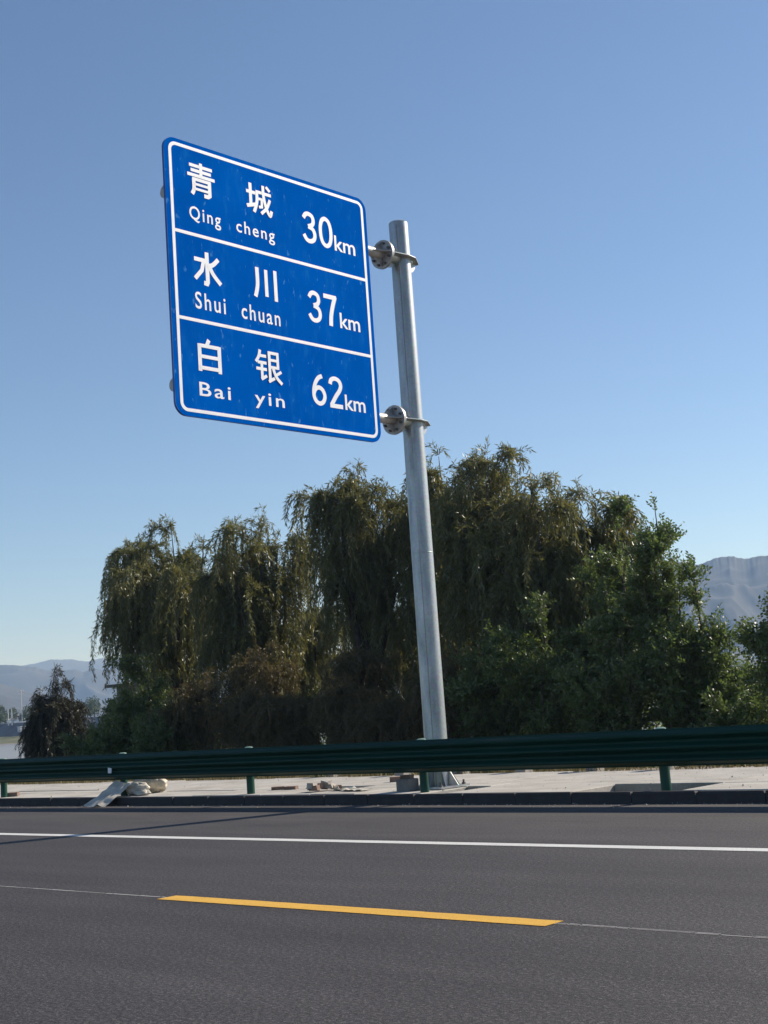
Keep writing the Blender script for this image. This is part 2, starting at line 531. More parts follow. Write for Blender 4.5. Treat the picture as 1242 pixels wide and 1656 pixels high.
# ---- pavement of cast slabs with open pits round some posts
pav = bpy.data.objects.new('pavement', None); COL.objects.link(pav); tag(pav, kind='structure')
pav.location = (-16, 18.5, 0)
xs = [-62, -52, -45, -40, -36, -32.2, -28.6, -25.4, -22.3, -20.1, -18.2, -16.96, -15.9, -14.45, -13.95, -11.6, -9.78, -7.0, -3.5, 0, 5, 12]
ys = [16.318, 17.47, 18.05, 20.5]
for i in range(len(xs) - 1):
    for j in range(3):
        x0, x1, y0, y1 = xs[i], xs[i + 1], ys[j], ys[j + 1]
        if (x0, j) in ((-11.6, 0), (-14.45, 0), (-18.2, 1)):
            continue                                    # open pit
        g = 0.004
        dz = random.uniform(-0.008, 0.006)
        mb = MB()
        mb.bevbox(x0 + g, x1 - g, y0 + g, y1 - g, -0.30, 0.16 + dz, 0.010)
        mb.build('paving_slab', M_PAVE, pav)

# ---- low concrete edge blocks beyond the pavement
for k, (x, y) in enumerate(((-20.9, 20.85), (-18.85, 20.8), (-17.3, 20.8), (-15.75, 20.75), (-14.15, 20.75), (-12.65, 20.75))):
    lab = ['low concrete edge block at far side of pavement, leftmost of the row of six',
           'low concrete edge block seen under the rail just left of the sign pole',
           'low concrete edge block standing directly behind the sign pole foot',
           'low concrete edge block seen under the rail just right of the sign pole',
           'low concrete edge block midway between sign pole and the right rail post',
           'low concrete edge block just left of the right rail post, rightmost of the row'][k]
    t = thing('edge_block', (x, y, 0.05), lab, 'bollard', 'low concrete blocks along the far pavement edge')
    mb = MB(); mb.box((x, y, 0.28), (0.24, 0.24, 0.5), taper=0.9)
    mb.build('block_body', M_PAVE, t)
    mb = MB(); mb.box((x, y, 0.56), (0.25, 0.25, 0.05), taper=0.8)
    mb.build('cap', M_PAVE, t)

# ---- hills
def vnoise(u, v, s):
    return mnoise.noise(Vector((u, v, s)))

def hill(name, table, D, depth, seed, relief=0.30, back=0.6, du=0.06, rows=40, base_z=6.0, cell=420.0):
    """a range of eroded hills: crest heights from a table (bearing in degrees, tangent of elevation), spurs from ridged noise"""
    az = np.array([t[0] for t in table]); el = np.array([t[1] for t in table])
    a = np.arange(az.min(), az.max() + 1e-6, du)
    e = np.interp(a, az, el)
    e = np.convolve(np.pad(e, 1, 'edge'), np.array([1, 2, 1.]) / 4, 'valid')
    top = 1.53 + e * D
    V = []; F = []
    vv = np.concatenate([np.linspace(-back, 0, 7)[:-1], np.linspace(0, 1, rows)])
    for i, ai in enumerate(a.tolist()):
        ar = math.radians(ai)
        sx, sy = math.sin(ar), math.cos(ar)
        T = float(top[i]) - base_z
        jag = 0.01 * T * mnoise.noise(Vector((ai * 7.0, seed, 0))) + 0.004 * T * mnoise.noise(Vector((ai * 19.0, seed, 2)))
        for v in vv.tolist():
            d = D - depth * v
            x, y = sx * d, sy * d
            if v < 0:
                h = T * (1 - (v / back) ** 2 * 0.9)
            else:
                wx = x + 0.35 * cell * mnoise.noise(Vector((x / cell / 1.6, y / cell / 1.6, seed + 4)))
                wy = y + 0.35 * cell * mnoise.noise(Vector((x / cell / 1.6, y / cell / 1.6, seed + 8)))
                r1 = 1 - 2 * abs(mnoise.noise(Vector((wx / cell, wy / cell, seed))))
                r2 = 1 - 2 * abs(mnoise.noise(Vector((wx / cell * 2.3, wy / cell * 2.3, seed + 2))))
                r3 = 1 - 2 * abs(mnoise.noise(Vector((wx / cell * 5.1, wy / cell * 5.1, seed + 3))))
                h = T * (1 - v) ** 1.1 + T * relief * min(v * 1.7, 1.0) * (1 - v) ** 0.6 * (r1 * .75 + r2 * .45 + r3 * .22 - 0.8)
            h += jag * max(0, 1 - abs(v) * 5)
            V.append((x, y, max(h, -2) + base_z))
    n = len(vv)
    for i in range(len(a) - 1):
        for j in range(n - 1):
            F.append((i * n + j, i * n + j + 1, (i + 1) * n + j + 1, (i + 1) * n + j))
    mb = MB(); mb.add(V, F)
    o = mb.build(name, M_HILL, smooth=True)
    tag(o, kind='structure')
    return a, vv, V, n

hill('mountain', [(-72, 0.05), (-66, 0.043), (-61, 0.049), (-58.32, 0.0468), (-57.72, 0.0461), (-56.99, 0.0476), (-56.38, 0.0496), (-55.64, 0.0493), (-54.91, 0.0467), (-54.28, 0.0487),
                  (-53.79, 0.0473), (-52.66, 0.0488), (-50.91, 0.0402), (-48, 0.035), (-44, 0.04), (-40, 0.03)], 7200, 900, 1.3, 0.6, cell=700)
hill('mountain', [(-72, 0.03), (-66, 0.052), (-61, 0.044), (-58.8, 0.0472), (-58.32, 0.0480), (-57.84, 0.0474), (-57.48, 0.0462), (-56.99, 0.0452), (-56.51, 0.0423), (-55.9, 0.0412), (-55.41, 0.042),
                  (-55.05, 0.0394), (-54.67, 0.0416), (-54.18, 0.0398), (-52.93, 0.0402), (-50, 0.03), (-46, 0.025)], 4700, 650, 4.1, 0.6, cell=420)
FH = hill('hill', [(-72, 0.03), (-64, 0.046), (-58.81, 0.0386), (-58.34, 0.0351), (-57.75, 0.0314), (-57.15, 0.0273), (-56.55, 0.0231), (-55.7, 0.0187), (-54.72, 0.0158), (-53.74, 0.0147), (-50, 0.012)],
          3300, 1100, 7.7, 0.5, cell=380)
hill('mountain', [(-47, 0.03), (-43, 0.045), (-40.51, 0.0575), (-37.87, 0.0655), (-35.23, 0.0779), (-32.6, 0.09), (-31.07, 0.0917), (-30.32, 0.0901), (-29.83, 0.088), (-29.35, 0.0854),
                  (-28.83, 0.0886), (-28.46, 0.0898), (-28.08, 0.0901), (-27.72, 0.0881), (-27.44, 0.0868), (-27.11, 0.088), (-26.58, 0.088), (-25.14, 0.0935), (-22.85, 0.0807), (-20.55, 0.0808), (-14, 0.07), (-6, 0.04)],
     2900, 620, 9.2, 0.45, du=0.035, rows=80, cell=300)

# ================================================================== FAR BANK THINGS
# houses at the foot of the left hills
a, vv, HV, hn = FH
hz_spots = [(-58.75, .80), (-58.45, .84), (-58.3, .80), (-58.05, .88), (-57.8, .82), (-57.55, .78), (-57.3, .80), (-57.1, .74), (-56.9, .78), (-56.75, .72), (-56.5, .74), (-58.6, .90), (-57.4, .88)]
for k, (az_, v_) in enumerate(hz_spots):
    i = int(np.argmin(abs(a - az_))); j = int(np.argmin(abs(vv - v_)))
    x, y, z = HV[i * hn + j]
    w, d, h = random.uniform(8, 14), random.uniform(7, 9), random.uniform(4.5, 7)
    t = thing('village_house', (x, y, z), 'tiny pale house at the foot of the hazy hills on the left', 'house', 'pale houses at the foot of the left hills')
    rz = math.radians(57) + random.uniform(-0.4, 0.4)
    mb = MB(); mb.box((x, y, z + h / 2 - 1.5), (w, d, h + 3), rz); mb.build('wall', M_PALE, t)
    R = Matrix.Rotation(rz, 3, 'Z')
    vs = [R @ Vector(p) + Vector((x, y, z + h)) for p in ((-w / 2 - .4, -d / 2 - .4, 0), (w / 2 + .4, -d / 2 - .4, 0), (w / 2 + .4, d / 2 + .4, 0), (-w / 2 - .4, d / 2 + .4, 0), (-w / 2 - .4, 0, 2.2), (w / 2 + .4, 0, 2.2))]
    mb = MB(); mb.add(vs, [(0, 1, 5, 4), (2, 3, 4, 5), (0, 4, 3), (1, 2, 5), (3, 2, 1, 0)]); mb.build('roof', M_TILE if k % 3 else M_PALE, t)

def clump_leaves(center, rad, n, size, flat=1.0, seed=0):
    """n leaf quads spread through a bumpy ellipsoid"""
    r = np.random.default_rng(seed)
    d = r.normal(size=(n, 3)); d /= np.linalg.norm(d, axis=1)[:, None]
    rr = r.uniform(0.35, 1.0, n) ** 0.5
    bump_ = np.array([1 + 0.35 * mnoise.noise(Vector(q * 2.2) + Vector((seed, 0, 0))) for q in d])
    p = np.array(center) + d * (rr * bump_)[:, None] * np.array(rad)
    return p, leaf_quads(p, r.normal(size=(n, 3)), size * r.uniform(0.6, 1.3, n), size * 0.55 * r.uniform(0.6, 1.2, n), r)

def leaf_quads(p, dirs, L, W, r):
    """rhombic leaves starting at p along dirs"""
    d = dirs / (np.linalg.norm(dirs, axis=1)[:, None] + 1e-9)
    q = r.normal(size=d.shape)
    s = np.cross(d, q); s /= (np.linalg.norm(s, axis=1)[:, None] + 1e-9)
    L = np.asarray(L)[:, None]; W = np.asarray(W)[:, None]
    mid = p + d * L * 0.42
    return np.stack([p, mid + s * W * 0.5, p + d * L, mid - s * W * 0.5], axis=1)

# row of round trees along the top of the far bank
for k in range(30):
    x = -545 + k * 4.2 + random.uniform(-2.5, 2.5); y = 313 + random.uniform(-3, 14)
    h = random.uniform(3.6, 8.2)
    t = thing('far_bank_tree', (x, y, 5.4), 'small round green tree in the row along the far river bank', 'tree', 'trees along the far river bank')
    mb = MB(); mb.tube([(x, y, 5.2), (x + .1, y, 5.4 + h * .5)], [0.16, 0.08], 5); mb.build('trunk', M_BARK, t)
    p, q = clump_leaves((x, y, 5.4 + h * .58), (random.uniform(2.0, 2.7), 2.3, h * .44), 420, 0.75, seed=100 + k)
    quads_mesh('crown', q, M_FARLEAF, t, RNG.uniform(0, 1, len(q)))

def pole_thing(x, y, z0, h, r, lab, arm=0.0, mat=None):
    t = thing('utility_pole', (x, y, z0), lab, 'pole')
    mb = MB(); mb.tube([(x, y, z0 - 0.2), (x, y, z0 + h)], [r, r * 0.65], 8); mb.build('pole_shaft', mat or M_POLE, t)
    if arm:
        mb = MB()
        for q, zz in enumerate((h - 0.5, h - 1.6)):
            mb.box((x, y - r - .08, z0 + zz), (arm * (1 - 0.2 * q), 0.14, 0.16), math.radians(30))
        mb.build('crossarm', M_POLE, t)
        mb = MB()
        for s in (-0.45, 0, 0.45):
            mb.tube([(x + s * arm * .87, y - r - .08 + s * arm * .5, z0 + h - .42), (x + s * arm * .87, y - r - .08 + s * arm * .5, z0 + h)], 0.07, 6)
        tag(mb.build('insulators', M_POLE, t), kind='stuff')
D2 = 306.6
pole_thing(-490.5, 305.8, 4.8, 6.0, 0.24, 'thick white pole on the far bank, left one of the close pair')
pole_thing(-487.6, 305.6, 4.8, 6.4, 0.24, 'thick white pole on the far bank, right one of the close pair')
pole_thing(-486.3, 309.5, 5.4, 13.2, 0.16, 'tall thin power pole with crossarms on the far bank nearer the left edge', 2.8)
pole_thing(-472.6, 310.0, 5.4, 13.0, 0.16, 'tall thin power pole with crossarms on the far bank beside the small willow', 2.8)
# small white hut on the far bank slope
t = thing('bank_hut', (-476.5, 302.8, 2.3), 'tiny white hut on the dark far embankment slope', 'hut')
mb = MB(); mb.box((-476.5, 302.8, 2.7), (2.2, 2.0, 2.0)); mb.build('wall', M_PALE, t)
mb = MB(); mb.box((-476.5, 302.8, 3.8), (2.6, 2.4, 0.2)); mb.build('roof', M_PALE, t)

# grey building half hidden behind the left willow
bx, by = -77.0, 60.3
t = thing('riverside_building', (bx, by, -2.0), 'grey plastered flat-roofed building half hidden behind the big left willow', 'building')
mb = MB(); mb.box((bx, by, 1.05), (4.2, 4.6, 6.3)); mb.build('wall', M_PLASTER, t)
mb = MB(); mb.box((bx - 0.2, by, 4.3), (5.2, 5.6, 0.2)); mb.build('roof', M_ROOFSLAB, t)
mb = MB(); mb.box((bx - 0.9, by, 4.75), (1.5, 2.4, 0.7)); mb.build('roof_parapet', M_PLASTER, t)
for sx in (-0.9, 0.9):
    for zz in (0.2, 2.7):
        mb = MB(); mb.box((bx + sx, by - 2.33, zz), (1.0, 0.08, 1.3)); w = mb.build('window_frame', M_PALE, t)
        mb = MB(); mb.box((bx + sx, by - 2.38, zz), (0.84, 0.03, 1.14)); mb.build('pane', M_GLASS, w)
mb = MB(); mb.box((bx, by - 2.33, -1.0), (0.9, 0.08, 2.0)); mb.build('door', M_ROOFSLAB, t)

# ================================================================== TREES
def ground_z(y):
    return float(np.interp(y, [20.5, 22, 24, 27.5, 34, 66], [0.09, 0.07, -0.6, -1.5, -2.0, -2.15]))

def willow(name, x, y, top, rx, ry, seed, label, group, n_strand=1200, tlen=(0.6, 2.9), mat=None, lean=0.0, low=0.30, leaf=(0.17, 0.30), heads=9, droop=0.45, lw=0.040, tw=0.0045, cone=0.55, peak=0.0):
    """a weeping tree: boughs that fork, and hanging shoots strung with narrow leaves"""
    r = np.random.default_rng(seed)
    z0 = ground_z(y) - 0.05
    H = top - z0
    t = thing(name, (x, y, z0), label, 'tree', group)
    mbt = MB()
    fork = H * r.uniform(0.22, 0.32)
    base = Vector((x, y, z0))
    fk = base + Vector((lean * 0.2 + r.uniform(-.1, .1), r.uniform(-.1, .1), fork))
    rt = 0.05 + H * 0.017
    mbt.tube([base + Vector((0, 0, -0.15)), base + Vector((0.03, 0.02, fork * .5)), fk], [rt * 1.25, rt, rt * .92], 9)
    segs = []                                               # (points, weight)
    for h in range(heads):
        ang = 2 * math.pi * (h + r.uniform(-.3, .3)) / heads
        rad = r.uniform(0.25, 0.85) if h else 0.05
        zt = top - 0.75 - (0.02 + peak + cone * rad ** 1.5 * r.uniform(0.5, 1.4)) * H * 0.42 if h else top - 0.85
        tip = Vector((x + lean + math.cos(ang) * rx * rad, y + math.sin(ang) * ry * rad, zt))
        mid = fk.lerp(tip, 0.5) + Vector((math.cos(ang) * .10 * rx, math.sin(ang) * .1 * ry, H * 0.03)) + Vector(r.normal(0, .1, 3))
        pts = []
        for s in np.linspace(0, 1, 7).tolist():
            pts.append((1 - s) ** 2 * fk + 2 * s * (1 - s) * mid + s * s * tip)
        mbt.tube(pts, list(np.linspace(rt * .6, 0.010, 7)), 6, cap=False)
        segs.append((pts, 0.8 * r.gamma(1.5)))
        for b in range(8):
            s0 = r.uniform(0.35, 0.98)
            k = s0 * 6; i0 = min(int(k), 5)
            o = pts[i0].lerp(pts[i0 + 1], k - i0)
            a2 = r.uniform(0, 2 * math.pi)
            ln = r.uniform(0.35, 1.0) * min(rx, 3.4) * 0.55
            tip2 = o + Vector((math.cos(a2) * ln, math.sin(a2) * ln, r.uniform(0.05, 0.55) * ln))
            tip2.z = min(tip2.z, top - 0.65)
            md = o.lerp(tip2, .5) + Vector((0, 0, 0.15 * ln))
            pp = [(1 - s) ** 2 * o + 2 * s * (1 - s) * md + s * s * tip2 for s in np.linspace(0, 1, 4).tolist()]
            mbt.tube(pp, [0.022, 0.016, 0.011, 0.006], 4, cap=False)
            segs.append((pp, r.gamma(1.3)))
    mbt.build('trunk', M_BARK, t, smooth=True)
    # shoot origins
    w = np.array([s[1] for s in segs]); w /= w.sum()
    pick = r.choice(len(segs), n_strand, p=w)
    O = np.zeros((n_strand, 3)); D = np.zeros((n_strand, 3))
    for i in range(n_strand):
        pts = segs[pick[i]][0]
        m = len(pts) - 1
        s = (0.25 + 0.75 * r.uniform(0, 1) ** 0.7) * m
        k = min(int(s), m - 1)
        O[i] = pts[k].lerp(pts[k + 1], s - k)
        tg = (pts[k + 1] - pts[k]).normalized()
        D[i] = tg
    rn = r.normal(size=(n_strand, 3)); rn[:, 2] = abs(rn[:, 2]) * 0.6
    D = D * 0.8 + rn * 0.55 + np.array([-0.06, 0, 0.34])
    D /= np.linalg.norm(D, axis=1)[:, None]
    # loose sprays standing up out of the heads
    tips = [sg[0][-1] for sg in segs if sg[0][-1].z > top - 0.42 * H]
    ns = min(len(tips) * 3, n_strand // 5)
    so_ = np.array([tuple(tips[q]) for q in r.integers(0, len(tips), ns)]) if ns else np.zeros((0, 3))
    sdv = r.normal(0, 0.5, (ns, 3)) + np.array([-0.1, 0, 0.95])
    O = np.concatenate([O, so_]); D = np.concatenate([D, sdv / np.linalg.norm(sdv, axis=1)[:, None]])
    n_main = n_strand; n_strand = n_strand + ns
    step = 0.065
    Lr = tlen[0] + (tlen[1] - tlen[0]) * r.uniform(0, 1, n_strand) ** 1.8
    Lr = np.minimum(Lr, (O[:, 2] - z0) * (1 - low * r.uniform(0.3, 1.0, n_strand)) + 0.25)
    T = int(tlen[1] / step) + 1
    tt = np.arange(T) * step
    dv = droop * r.uniform(0.5, 1.7, (n_strand, 1)); dv[n_main:] *= 1.5
    Lr[n_main:] = r.uniform(0.5, 1.3, ns)
    f = np.exp(-tt[None, :] / dv)[:, :, None]
    dirs = D[:, None, :] * f + np.array([-0.05, 0, -1.0])[None, None, :] * (1 - f)
    dirs += r.normal(0, 0.16, (n_strand, 1, 3)) * (1 - f) + r.normal(0, 0.12, dirs.shape)
    dirs /= np.linalg.norm(dirs, axis=2)[:, :, None]
    P = O[:, None, :] + np.cumsum(dirs, axis=1) * step
    keep = (tt[None, :] < Lr[:, None]) & (P[:, :, 2] > z0 + 0.05)
    # twig strips: one thin quad per second step
    q0 = P[:, 0:-2:2]; q1 = P[:, 2::2]
    q0 = q0[:, :q1.shape[1]]
    kk = keep[:, 2::2][:, :q1.shape[1]]
    wv = np.array([tw, tw, 0])
    TW = np.stack([q0 - wv, q0 + wv, q1 + wv, q1 - wv], axis=2)[kk]
    quads_mesh('twigs', TW, M_TWIG, t)
    # two leaves on every step
    pk = np.concatenate([P[keep], P[keep] + r.normal(0, 0.03, P[keep].shape)])
    dk = np.concatenate([dirs[keep], dirs[keep]])
    n = len(pk)
    sd = r.normal(size=(n, 3)); sd /= np.linalg.norm(sd, axis=1)[:, None]
    ld = dk * 0.75 + sd * 0.62 + np.array([0, 0, -0.18])
    q = leaf_quads(pk, ld, r.uniform(leaf[0], leaf[1], n), r.uniform(0.75, 1.3, n) * lw, r)
    idx = np.repeat(np.arange(n_strand)[:, None], T, 1)[keep]
    st = r.uniform(0, 1, n_strand)
    tint = np.clip(np.concatenate([st[idx], st[idx]]) * 0.5 + r.uniform(0, 0.5, n), 0, 1)
    quads_mesh('crown', q, mat or M_WILLOW, t, tint)
    return t

WG = 'weeping willows in a row behind the guardrail'
KS = 1.55                                                # the row stands this much beyond the first-guess line
def row(x, y, top, rx, ry):
    return x * KS, y * KS, 1.53 + (top - 1.53) * KS, rx * KS, ry * KS
willow('willow_tree', *row(-33.2, 26.5, 8.0, 4.4, 2.4), 21, 'broad weeping willow at the left end of the row, trailing shoots over open sky', WG, 1850, heads=15, tlen=(0.6, 4.2), low=0.12)
willow('willow_tree', *row(-28.15, 25.6, 7.3, 1.9, 1.8), 22, 'yellowish weeping willow second from the left, flat topped, below the sign', WG, 1000, tlen=(0.6, 4.0), low=0.12, heads=10)
willow('willow_tree', *row(-23.85, 25.3, 8.2, 1.5, 1.6), 23, 'tall brownish weeping willow just left of the sign pole', WG, 1000, tlen=(0.6, 4.0), low=0.12, heads=9)
willow('willow_tree', *row(-21.8, 26.3, 8.3, 1.35, 1.6), 24, 'grey-green weeping willow partly hidden behind the upper half of the pole', WG, 1000, tlen=(0.6, 4.0), low=0.12, heads=8, lean=-0.2)
willow('willow_tree', *row(-19.6, 25.3, 7.8, 1.45, 1.7), 25, 'tall weeping willow right of the pole with upswept top', WG, 1000, tlen=(0.6, 4.0), low=0.12, heads=9, droop=0.6)
willow('willow_tree', *row(-17.5, 26.2, 6.6, 1.1, 1.4), 26, 'thin weeping willow directly left of the pointed green elms', WG, 900, heads=7, lean=0.3, droop=0.55)
willow('willow_tree', *row(-18.2, 25.0, 6.85, 1.15, 1.5), 34, 'olive weeping willow between the tall one and the thin rusty one', WG, 800, heads=8, droop=0.6)
# denser willows standing behind the row
willow('willow_tree', *row(-30.2, 29.5, 5.0, 2.4, 1.6), 27, 'dark weeping willow filling the back of the row at the left', WG, 1100, heads=7, lw=0.04)
willow('willow_tree', *row(-25.6, 29.3, 4.7, 2.2, 1.6), 28, 'dark weeping willow seen through gaps left of the pole', WG, 1100, heads=7, lw=0.04)
willow('willow_tree', *row(-20.6, 29.0, 4.9, 2.2, 1.6), 29, 'dark weeping willow seen through gaps right of the pole', WG, 1000, heads=7, lw=0.04)
# the small willow alone at the far left
willow('willow_tree', -71.0, 47.5, 5.9, 2.1, 2.0, 31, 'small dark weeping willow standing alone at the far left by the river', 'weeping willow by the river', 2200, heads=10, tlen=(0.6, 2.9), low=0.10, lw=0.036, droop=0.4, cone=1.1, peak=0.45, mat=M_SHADEWILLOW)

# brown willow saplings along the foot of the row
sap = [(-27.6, 23.0, 3.0), (-25.7, 22.8, 2.6), (-23.9, 22.6, 2.3), (-22.2, 22.7, 2.6), (-20.6, 22.5, 2.1), (-19.2, 22.8, 2.9), (-26.6, 24.0, 3.7), (-22.9, 23.9, 3.4)]
slab = ['brown willow sapling at the foot of the second willow', 'brown willow sapling above the second rail post from the left', 'low brown willow sapling midway between rail post and pole',
        'low willow sapling just left of the pole foot', 'low leafy willow sapling directly behind the pole foot', 'brown willow sapling just right of the pole above the rail',
        'tall brown willow sapling below the left edge of the sign', 'tall olive brown willow sapling left of the pole at mid height']
for k, (x, y, tp) in enumerate(sap):
    willow('willow_sapling', *row(x, y, tp, 1.0, 0.8), 50 + k, slab[k], 'willow saplings behind the guardrail', 800, heads=8, tlen=(0.4, 1.6), mat=M_BROWN, low=0.0, leaf=(0.09, 0.16), lw=0.028)

def elm(name, x, y, top, rx, ry, seed, label, group, n_shoot=1800, limbs=9, low=0.12, mat=None, peak=0.5, leaf=(0.09, 0.15), cat='tree', nleaf=16, up=0.25):
    """an upright broadleaf: ascending limbs with straight shoots carrying two ranks of small leaves"""
    r = np.random.default_rng(seed)
    z0 = ground_z(y) - 0.05
    H = top - z0
    t = thing(name, (x, y, z0), label, cat, group)
    mbt = MB()
    rt = 0.03 + H * 0.012
    base = Vector((x, y, z0))
    segs = []
    for h in range(limbs):
        ang = 2 * math.pi * h / limbs + r.uniform(-.4, .4)
        rad = r.uniform(0.3, 1.0) if h else 0.05
        zt = top - (0.1 if h == 0 else (0.15 + peak * rad * r.uniform(0.5, 1.2)) * H * 0.75)
        tip = Vector((x + math.cos(ang) * rx * rad, y + math.sin(ang) * ry * rad, max(zt, z0 + H * .3)))
        st = base + Vector((0, 0, H * r.uniform(0.05, 0.28)))
        mid = st.lerp(tip, .45) + Vector((math.cos(ang) * .18 * rx, math.sin(ang) * .18 * ry, 0))
        pts = [(1 - s) ** 2 * st + 2 * s * (1 - s) * mid + s * s * tip for s in np.linspace(0, 1, 7).tolist()]
        mbt.tube(pts, list(np.linspace(rt * (0.9 if h == 0 else .5), 0.008, 7)), 5, cap=False)
        segs.append((pts, 1.0))
        for b in range(5):
            k = r.uniform(0.15, 0.95) * 6; i0 = min(int(k), 5)
            o = pts[i0].lerp(pts[i0 + 1], k - i0)
            a2 = r.uniform(0, 2 * math.pi); ln = r.uniform(0.3, 0.8) * rx * 0.6
            tip2 = o + Vector((math.cos(a2) * ln, math.sin(a2) * ln, ln * r.uniform(0.2, 1.1)))
            tip2.z = min(tip2.z, top - 0.15)
            pp = [o.lerp(tip2, s) for s in np.linspace(0, 1, 4).tolist()]
            mbt.tube(pp, [0.014, 0.011, 0.008, 0.005], 4, cap=False)
            segs.append((pp, 0.8))
    mbt.tube([base + Vector((0, 0, -.1)), base + Vector((0, 0, H * .3))], [rt * 1.3, rt], 8)
    mbt.build('trunk', M_BARK, t, smooth=True)
    w = np.array([s[1] for s in segs]); w /= w.sum()
    pick = r.choice(len(segs), n_shoot, p=w)
    O = np.zeros((n_shoot, 3)); D = np.zeros((n_shoot, 3))
    for i in range(n_shoot):
        pts = segs[pick[i]][0]; m = len(pts) - 1
        s = r.uniform(0.1, 1.0) * m; k = min(int(s), m - 1)
        O[i] = pts[k].lerp(pts[k + 1], s - k)
        D[i] = (pts[k + 1] - pts[k]).normalized()
    D = D * 0.7 + r.normal(0, 0.55, D.shape) + np.array([-0.05, 0, up])
    D /= np.linalg.norm(D, axis=1)[:, None]
    T = nleaf; step = 0.05
    tt = np.arange(T)
    bend = (tt / T)[None, :, None] ** 1.5 * np.array([-0.10, 0, -0.30])[None, None, :]
    dirs = D[:, None, :] + bend
    dirs /= np.linalg.norm(dirs, axis=2)[:, :, None]
    P = O[:, None, :] + np.cumsum(dirs, axis=1) * step
    ln = r.integers(int(T * .4), T + 1, n_shoot)
    keep = (tt[None, :] < ln[:, None]) & (P[:, :, 2] > z0 + 0.05) & (P[:, :, 2] < top + 0.12)
    sidev = np.cross(D, r.normal(size=D.shape)); sidev /= np.linalg.norm(sidev, axis=1)[:, None]
    sg = np.where(tt % 2 == 0, 1.0, -1.0)[None, :, None]
    ld = (dirs * 0.55 + sidev[:, None, :] * sg * 0.8)[keep]
    n = len(ld)
    ld = ld + r.normal(0, 0.22, ld.shape)
    pk = P[keep]
    q = leaf_quads(pk, ld, r.uniform(leaf[0], leaf[1], n), r.uniform(0.055, 0.085, n), r)
    idx = np.repeat(np.arange(n_shoot)[:, None], T, 1)[keep]
    stt = r.uniform(0, 1, n_shoot)
    quads_mesh('crown', q, mat or M_ELM, t, np.clip(stt[idx] * .5 + r.uniform(0, .5, n), 0, 1))
    wv = np.array([0.003, 0.003, 0])
    q0 = P[:, 0:-3:3]; q1 = P[:, 3::3]; q0 = q0[:, :q1.shape[1]]; kk = keep[:, 3::3][:, :q1.shape[1]]
    quads_mesh('twigs', np.stack([q0 - wv, q0 + wv, q1 + wv, q1 - wv], axis=2)[kk], M_TWIG, t)
    return t

EG = 'upright green elms at the right end of the tree row'
elm('elm_tree', *row(-15.5, 24.2, 5.45, 1.0, 1.0), 61, 'upright green elm next to the thin willow, left of the two pointed elms', EG, 2600, 10, peak=0.40, up=0.6)
elm('elm_tree', *row(-14.05, 23.4, 5.3, 0.8, 0.8), 62, 'pointed bright green elm with the highest plume, left of the mountain', EG, 2300, 9, peak=0.28, up=0.75)
elm('elm_tree', *row(-13.3, 23.3, 3.9, 0.95, 1.0), 63, 'low sunlit yellow-green elm bush falling away towards the mountain gap', EG, 4200, 12, peak=0.6)
elm('elm_tree', *row(-14.7, 22.6, 2.9, 1.2, 0.8), 64, 'dense dark elm bush at rail height under the pointed elms', EG, 3230, 11, peak=0.4)
elm('elm_tree', *row(-16.9, 23.2, 3.6, 1.3, 0.9), 65, 'dark rounded elm in front of the thin willow', EG, 3610, 11, peak=0.45)
elm('elm_tree', *row(-10.6, 22.3, 4.0, 1.1, 0.9), 66, 'dark elm cut by the right edge of the picture', EG, 5200, 11, peak=0.45)
elm('elm_tree', *row(-11.9, 22.9, 1.7, 0.9, 0.7), 67, 'low dark elm bush just left of the tree at the right edge', EG, 2470, 9, peak=0.5)
elm('elm_tree', *row(-18.1, 22.9, 2.9, 1.0, 0.8), 68, 'small dark elm standing just right of the pole foot', EG, 2850, 9, peak=0.4)
elm('elm_tree', *row(-30.9, 23.6, 3.35, 1.9, 1.0), 69, 'dark broadleaf elm bush beneath the left end of the big willow', 'dark elms under the left willow', 4560, 12, peak=0.55)
elm('elm_tree', *row(-28.9, 22.8, 2.2, 1.3, 0.8), 70, 'low dark elm bush above the rail below the sign\'s left edge', 'dark elms under the left willow', 3040, 10, peak=0.4)
elm('elm_tree', *row(-33.0, 23.8, 1.9, 0.9, 0.8), 71, 'small dark shrub-like elm between the small willow and big willow', 'dark elms under the left willow', 1900, 8, peak=0.4)

# dark undergrowth closing the view between the trunks
n = 90000
tx = RNG.uniform(-66, -11, n); ty = RNG.uniform(38.5, 50, n)
hx = np.array([1.9 + 1.5 * mnoise.noise(Vector((float(a_) * 0.35, float(b_) * 0.3, 6))) for a_, b_ in zip(tx, ty)])
lim = np.where(tx / ty < -1.375, -3.0, 0.0)               # open towards the river on the left
tz = -2.1 + np.maximum(hx + 2.1 + lim, 0.3) * RNG.uniform(0, 1, n) ** 0.8
q = leaf_quads(np.stack([tx, ty, tz], 1), RNG.normal(size=(n, 3)), RNG.uniform(0.12, 0.24, n), RNG.uniform(0.06, 0.11, n), RNG)
tag(quads_mesh('undergrowth', q, M_ELM, None, RNG.uniform(0, 1, n)), 'dark tangled undergrowth between the tree trunks', 'undergrowth', kind='stuff')

